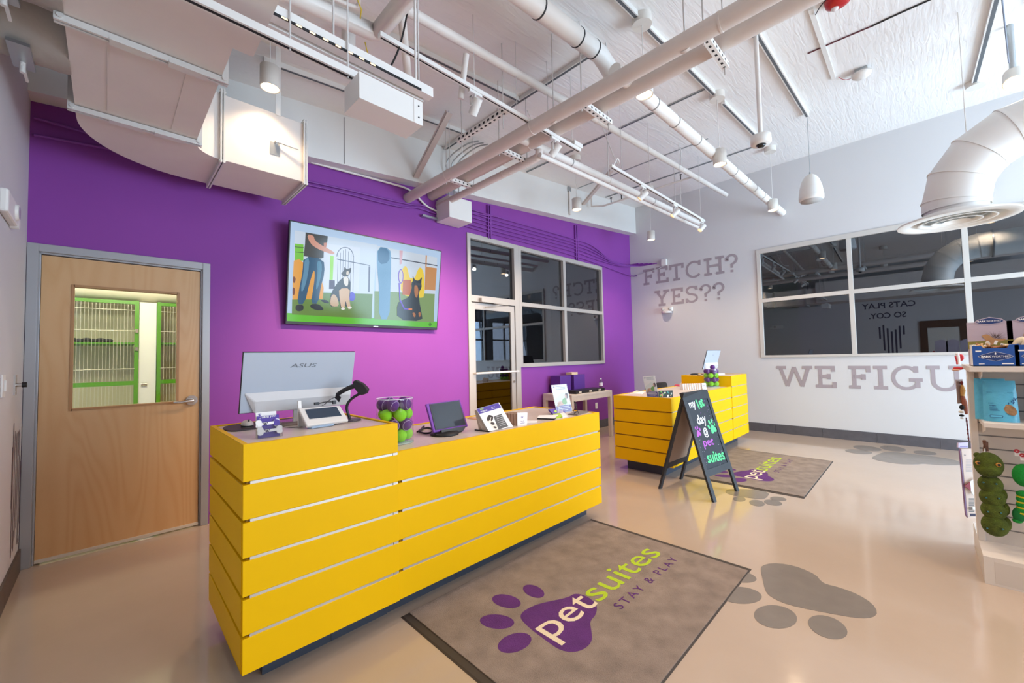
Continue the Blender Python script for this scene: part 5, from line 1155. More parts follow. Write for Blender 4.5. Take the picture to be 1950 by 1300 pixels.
dog = [(715, 650), (735, 635), (770, 640), (780, 665), (770, 690), (790, 720), (815, 770), (770, 775), (755, 740), (735, 700), (720, 680)]
q.lay(F, [F.hit(*z7(*k)) for k in smooth([(712, 655), (732, 635), (768, 640), (778, 662), (766, 690), (800, 715), (830, 765), (790, 775), (758, 742), (738, 712), (718, 690)], 2)], M_FUR, .0006)
for cc_, rx, ry in (((733, 665), 16, 26), ((764, 668), 10, 24), ((750, 645), 22, 10), ((770, 712), 20, 12), ((792, 748), 16, 9)): q.lay(F, [F.hit(*z7(*k)) for k in ellipse(cc_, rx, ry, .3, 14)], M_DBR, .001)
q.build('front_sheet', t_)
q = MB(); Fk = F; a, b = F.hit(*z7(735, 786)); pk = F.at(a, b, -.002)
bk = [F.at(*P4[2], -.004), F.at(*P4[3], -.004)]; back = F.n*-.075; back.z = 0
for k in range(5):
    s_ = V3((0, 0, 0)) - F.n*.006*k; o2 = (F.u*(.002*k)+V3((0, 0, .006+.001*k)))
    q.mesh([F.at(*P4[3], -.003)+s_+o2*.3, F.at(*P4[2], -.003)+s_+o2*.3+F.u*.012, F.at(*P4[1], -.003)+s_*2, F.at(*P4[0], -.003)+s_*2+F.u*.0], [(0, 1, 2, 3), (3, 2, 1, 0)], M_PAP)
q.build('back_sheets', t_)
q = MB(); q.hexa([V3((k.x, k.y, LTW+.0005)) for k in (F.at(*P4[0], -.02), F.at(*P4[1], -.02), F.at(*P4[1], -.10), F.at(*P4[0], -.10))]+[F.at(*P4[3], -.012), F.at(*P4[2], -.012), F.at(*P4[2], -.02), F.at(*P4[3], -.02)], mat('kraft_board', 'cdbcae', .6)); q.build('easel_back', t_)
q = MB()
for k in range(12): p_ = fl(*z7(612+k*11, 772+k*1.4), LTW+.004); q.cyl(p_+V3((0, -.006, 0)), p_+V3((0, .006, 0)), .0035, M_BLACK, 8)
tag(q.build('spiral_binding'), 'black spiral binding at the foot of the puppy leaflet stand', 'binding')
# box of brochures
F = lean(z7(1000, 735), z7(1092, 722), 3, LTW+.001)
t_ = thing('brochure_box', 'small open box packed with folded brochures, white card in front', 'brochure box', F.o)
c4 = [F.hit(*z7(*k)) for k in ((1002, 738), (1090, 722), (1095, 610), (1000, 612))]
q = MB(); q.prism(F, c4, -.002, 0, M_PAP); a, b = F.hit(*z7(1045, 655)); paw_shape(q, F, (a, b), .012, M_PUR, 0, .0006); text(q, F, 'Pets &', a, b-.03, .008, M_PUR, align='C', n=.0006); text(q, F, 'wellness', a, b-.042, .008, M_PUR, align='C', n=.0006); q.build('front_card', t_)
M_TANP = mat('tan_paper_edge', 'cdb39c', .6); M_TANP2 = mat('brown_paper_edge', '9f8068', .6)
wdt = c4[1][0]-c4[0][0]; hgt = c4[2][1]
for k in range(14):
    q = MB(); n_ = -.006-.0115*k; q.box(c4[0][0], c4[0][0]+wdt*.98, 0, hgt*(.98-.02*(k % 3)), n_-.0095, n_, M_TANP if k % 3 else M_TANP2, F); q.build('brochure', t_)
# poster in acrylic stand
def poster(bl, br, tilt, cr, lbl, z=LTW):
    F = lean(bl, br, tilt, z+.001); t_ = thing('sign_holder', lbl, 'sign', F.o)
    P = [F.hit(*k) for k in cr]; q = MB(); q.prism(F, P, -.003, 0, M_PAP)
    def L(s, t):
        a = [P[0][i]*(1-s)+P[1][i]*s for i in (0, 1)]; b = [P[3][i]*(1-s)+P[2][i]*s for i in (0, 1)]; return tuple(a[i]*(1-t)+b[i]*t for i in (0, 1))
    q.lay(F, [L(0.02, .02), L(.98, .02), L(.98, .26), L(.02, .26)], M_PUR, .0006)
    for k, (s0, s1) in enumerate(((.15, .85), (.1, .9), (.25, .75))): q.lay(F, [L(s0, .20-.06*k), L(s1, .20-.06*k), L(s1, .22-.06*k), L(s0, .22-.06*k)], M_PAP, .001)
    M_PH = mat('print_sky', 'c8dcea', .5); M_PGR = mat('print_green', '6fa83c', .5); M_SKN = mat('print_skin', 'd9a98c', .5); M_HAIR = mat('print_hair', '4a2c24', .5)
    q.lay(F, [L(*k) for k in ((.02, .26), (.98, .26), (.98, .55), (.6, .72), (.02, .5))], mat('print_pale', 'e3e9e6', .5), .0005)
    q.lay(F, [L(*k) for k in ellipse((.36, .34), .22, .08, 0, 14)], M_SKN, .0009); q.lay(F, [L(*k) for k in ellipse((.22, .30), .16, .05, .5, 12)], mat('print_tan', 'b98d62', .5), .0011)
    q.lay(F, [L(*k) for k in ellipse((.66, .40), .20, .11, .2, 14)], M_PGR, .0010); q.lay(F, [L(*k) for k in ellipse((.86, .42), .10, .14, -.2, 14)], M_PAP, .0013)
    q.lay(F, [L(*k) for k in ellipse((.84, .58), .11, .10, .3, 14)], M_HAIR, .0014); q.lay(F, [L(*k) for k in ellipse((.77, .56), .06, .07, 0, 12)], M_SKN, .0016)
    paw_shape(q, F, L(.14, .92), .012, M_PUR, 0, .001)
    for k in range(3): q.lay(F, [L(.25, .93-.05*k), L(.85, .93-.05*k), L(.85, .945-.05*k), L(.25, .945-.05*k)], mat('print_bluegrey', '8fa3b4', .5), .0008)
    q.build('poster', t_)
    q = MB(); q.prism(F, P, .0022, .0032, M_ACR); wd = F.w; q.box(P[0][0], P[1][0], -.0, .002, -.06, .0, M_ACR, F); q.build('acrylic_holder', t_)
poster(z7(1370, 622), z7(1512, 600), 8, [z7(*k) for k in ((1370, 622), (1512, 600), (1455, 345), (1313, 357))], 'upright leaflet poster with a woman and a dog on the near desk')
# notepads and cards near the poster
F0 = FT
def flat(pts, conv, z, th, m, nm, lb, cat, m2=None):
    q = MB(); q.prism(Fr((0, 0, z), (1, 0, 0), (0, 1, 0)), [tuple(fl(*conv(*k), z)[:2]) for k in pts], .0004, th, m, m2); return tag(q.build(nm), lb, cat)
flat([(1185, 675), (1345, 680), (1385, 645), (1200, 650)], z7, LTW, .012, mat('black_pad', '2b2b2d', .6), 'notepad', 'black and white notepad lying by the green card on the near desk', 'notepad', M_PAP)
F = lean(z7(1335, 632), z7(1450, 612), 50, LTW+.004)
t_ = thing('leaflet_stack', 'purple leaflets fanned in front of the poster on the near desk', 'leaflets', F.o)
q = MB(); q.prism(F, [F.hit(*z7(*k)) for k in ((1338, 632), (1448, 608), (1400, 565), (1290, 578))], -.012, 0, M_PUR); q.lay(F, [F.hit(*z7(*k)) for k in ellipse((1355, 600), 12, 10, 0, 12)], mat('print_lime'), .0006); 
for k in range(3): q.lay(F, [F.hit(*z7(*p_)) for p_ in ((1372, 592+k*9), (1425, 584+k*9), (1426, 587+k*9), (1373, 595+k*9))], M_PAP, .0007)
q.build('leaflet', t_)
flat([(1345, 670), (1420, 655), (1390, 618), (1328, 628)], z7, LTW, .010, mat('lime_card', 'b6d832', .5), 'card', 'lime green card on the near desk below the purple leaflets', 'card')
flat([(1420, 660), (1465, 650), (1430, 612), (1393, 620)], z7, LTW, .009, M_PAP, 'card', 'white card beside the lime green card', 'card')
flat([(1030, 715), (1180, 708), (1185, 690), (1060, 690)], z7, LTW, .004, M_PAP, 'paper_slip', 'white paper slip between the brochure box and the notepad', 'paper')
flat([(1465, 632), (1560, 640), (1665, 608), (1575, 598)], z7, LTW, .008, mat('slate_tray', '7d726c', .5), 'tray', 'flat grey tray at the end of the near desk', 'tray')
flat([(535, 668), (635, 680), (640, 664), (560, 655)], z7, LTW, .004, mat('orange_slip', 'd9a27c', .5), 'paper_slip', 'orange slip behind the puppy leaflet stand', 'paper')
pf = fl(*z7(1545, 622), LTW+.008); G = facing(pf)
q = MB()
def gq(x, y): return G.at(*G.hit(*z7(x, y)))
M_FIG = mat('dark_figurine', '3b3530', .4, .6)
q.tube(curve([gq(1525, 620), gq(1560, 600), gq(1545, 560), gq(1535, 530), gq(1530, 508)], 2), .0026, M_FIG, 8); q.tube(curve([gq(1570, 620), gq(1555, 590), gq(1540, 570), gq(1555, 545), gq(1535, 515)], 2), .0026, M_FIG, 8); q.tube(curve([gq(1540, 565), gq(1520, 590), gq(1530, 612)], 2), .002, M_FIG, 8); q.ball(gq(1530, 512), .005, M_FIG, 10, 6)
tag(q.build('figurine', at=pf), 'small dark wire figurine at the end of the near desk', 'figurine')

# ---------------- side table by the purple wall ----------------
M_TBL = mat('whitewashed_wood', 'd8cbc0', .5, var=.04, vscale=10)
tx0, tx1, ty0, ty1, tz = 4.86, 5.97, 3.66, 4.22, .755
t_ = thing('side_table', 'whitewashed parsons table against the purple wall between the desks', 'table', ((tx0+tx1)/2, (ty0+ty1)/2, 0))
q = MB(); q.box(tx0, tx1, ty0, ty1, tz-.03, tz, M_TBL); q.build('tabletop', t_, bevel=.002)
q = MB(); q.box(tx0+.05, tx1-.05, ty0+.004, ty0+.024, tz-.10, tz-.03, M_TBL); q.box(tx0+.05, tx1-.05, ty1-.024, ty1-.004, tz-.10, tz-.03, M_TBL); q.box(tx0+.004, tx0+.024, ty0+.05, ty1-.05, tz-.10, tz-.03, M_TBL); q.box(tx1-.024, tx1-.004, ty0+.05, ty1-.05, tz-.10, tz-.03, M_TBL); q.build('apron', t_)
for x in (tx0, tx1-.055):
    for y in (ty0, ty1-.055): q = MB(); q.box(x, x+.055, y, y+.055, 0, tz-.03, M_TBL); q.build('leg', t_)
M_BIN = mat('purple_binder', '5a2f8a', .4)
def on_y(px, py, y): return wy(px, py, y)
def pbox(xa, xb, ya, yb, z0, z1, lb):
    q = MB(); q.box(xa, xb, ya, yb, z0, z1, M_BIN); return tag(q.build('binder', bevel=.002), lb, 'binder')
a = wy(1047, 744, 4.12); b = wy(1079, 713, 4.12)
pbox(5.03, 5.30, 4.0, 4.20, tz, tz+.27, 'purple box file at the left on the side table')
pbox(5.36, 5.66, 3.98, 4.18, tz, tz+.275, 'purple box file with a tan box on top on the side table')
q = MB(); q.box(5.36, 5.52, 4.02, 4.14, tz+.275, tz+.315, mat('tan_card', 'dcc19a', .6)); tag(q.build('carton', bevel=.002), 'small tan carton on top of the purple box file', 'carton')
t_ = thing('equipment_tray', 'flat black equipment tray at the front of the side table', 'tray', (5.45, 3.85, tz))
q = MB(); q.box(5.05, 5.85, 3.72, 3.95, tz, tz+.045, M_BLACK); q.build('tray_body', t_, bevel=.003)
for x in (5.12, 5.40, 5.66): q = MB(); q.box(x, x+.07, 3.717, 3.72, tz+.01, tz+.035, mat('pale_label', 'c9bfb0', .5)); q.build('slot_label', t_)
pb = V3((5.92, 3.84, tz)); t_ = thing('water_bottle', 'clear plastic water bottle at the right end of the side table', 'bottle', pb)
M_PET = glassy('clear_plastic', (.95, .93, .95), .8, base=.08, edge=.6, power=2.5)
q = MB(); q.lathe(pb, [(.001, 0), (.031, .002), (.032, .03), (.030, .05), (.032, .07), (.032, .125), (.022, .155), (.012, .172), (.012, .185)], M_PET, 24); q.build('bottle_body', t_)
q = MB(); q.lathe(pb, [(.0325, .068), (.0325, .122)], mat('bottle_label', 'e9d9e2', .5), 24); q.build('bottle_label', t_)
q = MB(); q.cyl(pb+V3((0, 0, .178)), pb+V3((0, 0, .196)), .014, M_PAP, 16); q.build('cap', t_)
q = MB(); q.box(6.35, 6.42, D-.007, D-.0005, .36, .47, M_PAP); tag(q.build('wall_outlet', bevel=.002), 'white outlet plate low on the purple wall right of the side table', 'outlet')

# ---------------- far desk ----------------
monitor(6.36, 6.93, 2.33, 1.09, 1.385, 'white monitor seen from behind on the far desk', logo=False)
def z8b(x, y): return (1150+x/6.5, 700+y/6.5)
poster(z8b(535, 362), z8b(678, 365), 8, [z8b(*k) for k in ((535, 362), (678, 366), (632, 98), (480, 108))], 'upright leaflet poster with a woman and a dog on the far desk')
F = lean(z8b(680, 368), z8b(858, 362), 10, LTW+.001); t_ = thing('photo_card', 'dark green and black picture card next to the far poster', 'card', F.o)
q = MB(); q.prism(F, [F.hit(*z8b(*k)) for k in ((680, 368), (858, 362), (850, 280), (672, 285))], -.004, 0, mat('dark_card', '1f2a24', .5))
rnd = random.Random(3)
for k in range(16): q.lay(F, [F.hit(*z8b(*p_)) for p_ in ellipse((rnd.uniform(700, 835), rnd.uniform(298, 352)), rnd.uniform(6, 18), rnd.uniform(4, 10), rnd.random()*3, 9)], [mat('print_teal', '3f8f8a', .5), mat('print_green'), M_FUR, mat('print_tan')][k % 4], .0006+.0001*k)
q.build('picture', t_)
F = lean(z8b(985, 275), z8b(1190, 270), 12, LTW+.001); t_ = thing('brochure_box', 'box of folded brochures on the far desk behind the sandwich board', 'brochure box', F.o)
hgt = .085
for k in range(16): q = MB(); a0 = k*.0155; q.box(a0, a0+.012, 0, hgt, -.10, 0, M_TANP if k % 2 else M_PAP, F); q.build('brochure', t_)
q = MB(); q.box(.255, .31, 0, hgt, -.04, .002, M_PAP, F); paw_shape(q, F, (.28, .05), .014, M_PUR, 0, .003); q.build('front_card', t_)
flat([(318, 322), (470, 325), (500, 300), (405, 285)], z8b, LTW, .004, M_PAP, 'paper_sheet', 'white papers at the near end of the far desk', 'paper')
flat([(870, 228), (950, 232), (960, 218), (890, 212)], z8b, LTW, .012, mat('pink_case', 'd0244a', .5), 'pencil_case', 'pink red case on the far desk left of the tablet', 'case')
flat([(930, 215), (1060, 215), (1100, 192), (1000, 188)], z8b, LTW+.0, .02, M_PAP, 'paper_sheet', 'stack of white paper on the far desk in front of the tablet', 'paper')
flat([(1050, 215), (1140, 215), (1120, 196), (1080, 196)], z8b, LTW, .022, M_PUR, 'leaflet', 'purple leaflet on the far desk under the tablet', 'leaflet')
p_ = fl(*z8b(1160, 212), LTW)+V3((-.06, -.03, 0)); G = facing(p_)
t_ = thing('tablet_stand', 'black tablet on a stand seen from the side on the far desk', 'tablet', p_)
def gz(x, y, n=0): a, b = G.hit(*z8b(x, y)); return G.at(a, b, n)
q = MB(); q.mesh([gz(1060, 180, .05), gz(1170, 90, .05), gz(1210, 96, .05), gz(1110, 195, .05), gz(1060, 180, -.03), gz(1170, 90, -.03), gz(1210, 96, -.03), gz(1110, 195, -.03)], [(0, 3, 2, 1), (4, 5, 6, 7), (0, 1, 5, 4), (1, 2, 6, 5), (2, 3, 7, 6), (3, 0, 4, 7)], M_BLACK); q.build('tablet', t_)
q = MB(); q.lathe(p_, [(.001, 0), (.05, 0), (.05, .012), (.001, .014)], M_BLACK, 28); q.tube([p_+V3((0, 0, .01)), gz(1140, 150)], .012, M_BLACK, 10); q.build('stand', t_)
q = MB(); q.tube(curve([gz(1190, 120), gz(1226, 140), gz(1228, 180), gz(1190, 218)], 3), .003, mat('orange_cord', 'c98a2a', .5), 6); q.build('cord', t_)
pt = fl(*z8b(1120, 88), CTW); q = MB(); q.ball(pt+V3((0, 0, .012)), .05, M_BLACK, 16, 8, (2.2, 1.0, .3)); tag(q.build('telephone'), 'low black telephone on the tall part of the far desk', 'telephone')
p1 = fl(*z8b(1440, 85), CTW); q = MB(); q.prism(Fr((0, 0, CTW), (1, 0, 0), (0, 1, 0)), [(p1.x-.25, p1.y-.02), (p1.x+.05, p1.y-.05), (p1.x+.08, p1.y+.1), (p1.x-.2, p1.y+.12)], .0005, .02, M_PAP); tag(q.build('paper_sheet'), 'white papers on the tall part of the far desk by the monitor', 'paper')
# chair behind the far desk
cx, cy = 5.9, 2.95
a = wy(*z8b(470, 230), 3.3); b = wy(*z8b(815, 230), 3.3)
cx = (a.x+b.x)/2; cy = 3.3; hw = (b.x-a.x)/2*.72
t_ = thing('office_chair', 'dark office chair behind the far desk, only its back showing', 'chair', (cx, cy, 0)); M_CH = mat('chair_dark', '3a3331', .6)
zt_ = wy(*z8b(700, 180), 3.3).z
q = MB(); q.prism(Fr((cx, cy, 0), (1, 0, 0), (0, 0, 1)), rrect(-hw, hw, .55, zt_, .09), -.03, .03, M_CH); q.build('backrest', t_, bevel=.01)
q = MB(); q.box(cx-.24, cx+.24, cy-.5, cy-.06, .42, .49, M_CH); q.build('seat', t_, bevel=.02)
q = MB(); q.cyl((cx, cy-.27, .06), (cx, cy-.27, .42), .025, M_CH, 12); q.build('gas_post', t_)
for k in range(5):
    an = 2*PI*k/5; e = V3((cx+.26*math.cos(an), cy-.27+.26*math.sin(an), .05)); q = MB(); q.tube([(cx, cy-.27, .09), e], [.02, .012], M_CH, 8); q.ball(e-V3((0, 0, .022)), .028, M_BLACK, 12, 8); q.build('leg', t_)

# ---------------- television ----------------
TB, TT = V3((0, 4.195, 1.690)), V3((0, 4.075, 2.652))
F = Fr(V3((1.18, 4.195, 1.690)), (1, 0, 0), TT-TB); TVH = (TT-TB).length; TVW = 1.70
t_ = thing('television', 'large television tilted forward on the purple wall showing two dog pictures', 'television', (2.03, 4.22, 1.69))
q = MB(); q.box(0, TVW, 0, TVH, -.035, 0, M_BLACK, F); csg = q.build('casing', t_, bevel=.003)
q = MB(); q.box(TVW*.3, TVW*.7, TVH*.3, TVH*.7, -.10, -.035, M_BLACK, F); q.box(TVW*.35, TVW*.65, TVH*.35, TVH*.6, -.14, -.09, M_BLACK, F); q.build('wall_mount', t_)
ES = .82
def em(n, c, s=1.0): return mat('screen_'+n, c, .15, emit=c, es=ES*s) if 0 else scr(n, c, s)
def scr(n, c, s):
    k = 'screen_'+n
    if k in MC: return MC[k]
    m = mat(k, '050505', .08); b = m.node_tree.nodes['Principled BSDF']; b.inputs['Emission Color'].default_value = s2l(c); b.inputs['Emission Strength'].default_value = ES*s; b.inputs['Specular IOR Level'].default_value = .22; b.inputs['Roughness'].default_value = .12; return m
q = MB(); NL = [0]
def S(pts, c, n=1):
    NL[0] += 1
    q.lay(F, [F.hit(520+x/5.2, 400+y/5.2) for x, y in pts], scr(c, c, 1.0), .0008*n)
fr = (.012, TVW-.012, .03, TVH-.012)
q.lay(F, [(fr[0], fr[2]), (fr[1], fr[2]), (fr[1], fr[3]), (fr[0], fr[3])], scr('bg', 'b9d2f0', 1.0), .0006)
q.lay(F, [(fr[0], fr[2]), (fr[1], fr[2]), (fr[1], fr[2]+.075), (fr[0], fr[2]+.075)], scr('band', '66c52a', 1.0), .0010)
S([(215, 200), (1030, 345), (975, 1075), (185, 1032)], 'cfdcec', 2)                     # left picture
S([(1030, 352), (1625, 470), (1590, 1112), (1000, 1078)], 'cfd9e6', 2)
S([(188, 885), (500, 815), (985, 830), (975, 1075), (185, 1032)], '6a8a38', 3)          # grass
S([(1003, 800), (1600, 830), (1590, 1112), (1000, 1078)], '7f9a58', 3)
S([(215, 330), (300, 340), (300, 500), (212, 500)], '78c832', 3); S([(500, 330), (860, 370), (850, 800), (500, 800)], 'd9e2f2', 3)
S([(565, 450), (600, 455), (590, 690), (558, 690)], '9be04a', 4); S([(555, 690), (610, 695), (610, 780), (553, 780)], '4a3c58', 4)
for xx in range(640, 800, 26): S([(xx, 400+abs(xx-712)*.9-20), (xx+4, 400+abs(xx-712)*.9-20), (xx-4, 800), (xx-8, 800)], '6a6f86', 4)
S([(630, 480), (960, 545), (960, 552), (630, 490)], '565b70', 5); S([(945, 555), (962, 556), (955, 812), (940, 812)], '6a6f86', 4)
arcp = [(712+85*math.cos(math.radians(a)), 460-95*math.sin(math.radians(a))) for a in range(0, 181, 15)]; S(arcp+[(712+78*math.cos(math.radians(a)), 460-88*math.sin(math.radians(a))) for a in range(180, -1, -15)], '565b70', 5)
for yy in (360, 410): S([(213, yy), (305, yy+8), (305, yy+14), (213, yy+6)], '333a30', 4)
S([(205, 500), (260, 485), (300, 520), (345, 610), (400, 600), (470, 660), (500, 770), (490, 880), (190, 885), (195, 640)], 'e8a238', 4)   # orange climbing frame
S(smooth([(196, 650), (225, 670), (215, 720), (196, 720)], 1), '7a3f1c', 5); S(smooth([(192, 760), (218, 775), (212, 840), (190, 840)], 1), '7a3f1c', 5)
S(smooth([(300, 455), (500, 480), (510, 620), (470, 760), (445, 925), (370, 925), (400, 760), (415, 620), (400, 590), (360, 720), (310, 930), (235, 930), (260, 760), (290, 620)], 1), '2f5878', 6)   # jeans
S(smooth([(310, 480), (360, 470), (345, 640), (300, 800), (270, 800), (300, 620)], 1), '5f8fae', 7); S(smooth([(430, 500), (480, 510), (480, 620), (440, 780), (420, 780), (440, 620)], 1), '548aa8', 7)
S([(320, 220), (540, 258), (535, 320), (505, 330), (498, 470), (470, 480), (300, 455), (315, 330)], '4b4a48', 6)   # shirt
S(smooth([(330, 240), (400, 250), (410, 300), (480, 350), (560, 390), (610, 420), (600, 440), (540, 425), (430, 380), (365, 330)], 1), 'd69a84', 7)
S([(500, 325), (532, 322), (525, 370), (500, 370)], 'c98a74', 7)
S(smooth([(225, 935), (300, 935), (300, 990), (250, 1005), (218, 985)], 1), '27282c', 7); S(smooth([(370, 930), (440, 925), (495, 965), (495, 992), (430, 992), (365, 965)], 1), '27282c', 7)
S(ellipse((780, 855), 34, 45, 0, 18), '5a4fd0', 4)                                     # ball
S(smooth([(465, 890), (520, 885), (555, 910), (550, 925), (500, 915)], 1), '222024', 5)
S(smooth([(600, 770), (660, 690), (720, 650), (765, 690), (765, 800), (745, 960), (720, 960), (700, 900), (700, 980), (670, 980), (650, 880), (640, 950), (560, 960), (560, 860)], 1), '2c2a2c', 6)   # shepherd
S(smooth([(650, 775), (760, 770), (750, 870), (770, 980), (735, 980), (715, 880), (705, 985), (675, 985), (655, 860)], 1), 'd8b48e', 7)
S(smooth([(575, 840), (610, 830), (640, 880), (650, 950), (590, 955), (560, 930)], 1), 'cfae88', 7); S(smooth([(690, 660), (745, 655), (740, 760), (700, 740)], 1), 'e6e2da', 8)
S(smooth([(665, 630), (700, 600), (705, 555), (730, 590), (775, 565), (768, 610), (745, 650), (710, 665)], 1), '3c3430', 7); S(smooth([(725, 600), (750, 605), (745, 645), (720, 640)], 1), 'd9cfc0', 8)
S(ellipse((690, 975), 20, 12, 0, 12), 'efeae2', 8); S(ellipse((757, 965), 20, 12, 0, 12), 'efeae2', 8)
# right picture
S([(1165, 465), (1625, 545), (1625, 555), (1165, 475)], '4a4e5c', 4); S([(1510, 445), (1522, 447), (1512, 790), (1500, 790)], 'd08a3a', 4); S([(1512, 560), (1620, 575), (1605, 795), (1505, 785)], 'c98a4c', 4)
S(smooth([(1265, 840), (1262, 640), (1290, 560), (1320, 550), (1345, 640), (1350, 670), (1400, 680), (1430, 590), (1460, 560), (1495, 620), (1500, 860), (1450, 870)], 1), 'f0cf28', 4)
S([(1285, 690), (1365, 690), (1365, 840), (1280, 835)], 'c2622a', 5)
S(smooth([(1030, 358), (1158, 380), (1170, 480), (1160, 800), (1150, 1080), (1045, 1080), (1050, 800), (1028, 560)], 1), '6f9dc2', 5); S(smooth([(1035, 365), (1150, 385), (1150, 520), (1040, 540)], 1), '3f6f96', 6)
S([(1250, 400), (1283, 402), (1275, 530), (1252, 540)], 'd6a9b4', 5)
for k, (a_, b_) in enumerate((((1265, 505), (1285, 570)), ((1240, 600), (1285, 600)))): pass
loop = [(1263+26*math.cos(math.radians(a)), 655+72*math.sin(math.radians(a))) for a in range(0, 360, 20)]; S(loop, '6a3fd0', 6); S([(1263+19*math.cos(math.radians(a)), 655+63*math.sin(math.radians(a))) for a in range(0, 360, 20)], 'd8cfc8', 7)
S([(1240, 720), (1250, 720), (1258, 880), (1300, 970), (1340, 975), (1340, 985), (1295, 982), (1248, 890)], '6a3fd0', 8); S([(1335, 972), (1375, 972), (1375, 988), (1335, 988)], 'e8823c', 8)
S(smooth([(1225, 1085), (1225, 920), (1280, 890), (1345, 860), (1370, 780), (1365, 720), (1385, 700), (1378, 640), (1400, 690), (1440, 700), (1475, 655), (1465, 710), (1470, 770), (1440, 810), (1445, 900), (1465, 1000), (1480, 1100)], 1), '26282e', 7)   # doberman
S(smooth([(1395, 740), (1420, 730), (1440, 800), (1420, 880), (1395, 830)], 1), 'b5713c', 8); S(smooth([(1375, 1010), (1410, 1020), (1405, 1065), (1385, 1050)], 1), 'b5713c', 8); S(smooth([(1435, 1010), (1460, 1010), (1455, 1060), (1440, 1050)], 1), 'b5713c', 8)
S([(1400, 715), (1460, 725), (1458, 750), (1402, 742)], '3a3c44', 9)
paw_shape(q, F, (TVW-.11, .062), .03, scr('logo', '2a4f1c', 1), 0, .003)
q.build('screen_picture', csg)
q = MB(); q.box(TVW*.5+.02, TVW*.5+.075, .006, .016, .0, .002, M_GALV, F); q.build('maker_plate', csg)

# ---------------- shop shelf (gondola) at the right edge ----------------
M_GON = mat('gondola_white', 'd9cfc6', .4); M_GON2 = mat('slatwall_panel', 'cfc4ba', .45); M_SLOT = mat('slat_slot', '7f7a78', .4, .6)
YG = -.195; Y2 = -2.6
t_ = thing('shop_shelf', 'white slatwall shop shelf unit at the right edge full of pet treats and toys', 'shelf', (3.83, -1.4, 0))
q = MB(); q.box(3.516, 4.146, Y2, YG, 0, .152, M_GON); q.box(3.5155, 3.516, Y2, YG-.04, .012, .13, M_GON2); q.build('base_deck', t_, bevel=.002)
q = MB(); q.box(3.80, 3.862, Y2, YG-.03, .152, 1.40-.21, M_GON2)
for z in [.235+.0785*k for k in range(13)]: q.box(3.7985, 3.8005, Y2, YG-.03, z, z+.007, M_SLOT); q.box(3.8615, 3.8635, Y2, YG-.03, z, z+.007, M_SLOT)
q.build('slatwall', t_)
q = MB(); q.box(3.785, 3.877, YG-.03, YG, .152, 1.20, M_GON); q.build('end_post', t_, bevel=.002)
q = MB(); q.box(3.53, 4.13, Y2, YG+.005, 1.185, 1.215, M_GON); q.build('top_shelf', t_, bevel=.003)
def bracket(z):
    for y in (YG-.05, YG-.9): q = MB(); q.hexa([(3.62, y, z-.03), (3.80, y, z-.07), (3.80, y+.004, z-.07), (3.62, y+.004, z-.03), (3.60, y, z-.0), (3.80, y, z-.0), (3.80, y+.004, z-.0), (3.60, y+.004, z-.0)], M_GON); q.build('shelf_bracket', t_)
q = MB(); q.box(3.52, 3.80, Y2, YG-.035, .872, .900, M_GON); q.build('lower_shelf', t_, bevel=.003); bracket(.872); bracket(1.185)
def z9(x, y): return (1790+x/4.644, 560+y/4.643)
def z10(x, y): return (1820+x/8.123, 560+y/8.125)
def z11(x, y): return (1790+x/4.0625, 820+y/4.0625)
FX = Fr((3.575, 0, 0), (0, -1, 0), (0, 0, 1))
M_BK = mat('box_blue', '1c4f9c', .4); M_BK2 = mat('box_blue_dark', '20376e', .4); M_SKY = mat('print_lilac_sky', 'b9a8b4', .5); M_GRS = mat('print_dry_grass', '8a8038', .5); M_TWIG = mat('print_twig', '6a5048', .5); M_TD = mat('print_tan_dog', 'b98a5c', .5); M_BWH = mat('print_white', 'f0efee', .5)
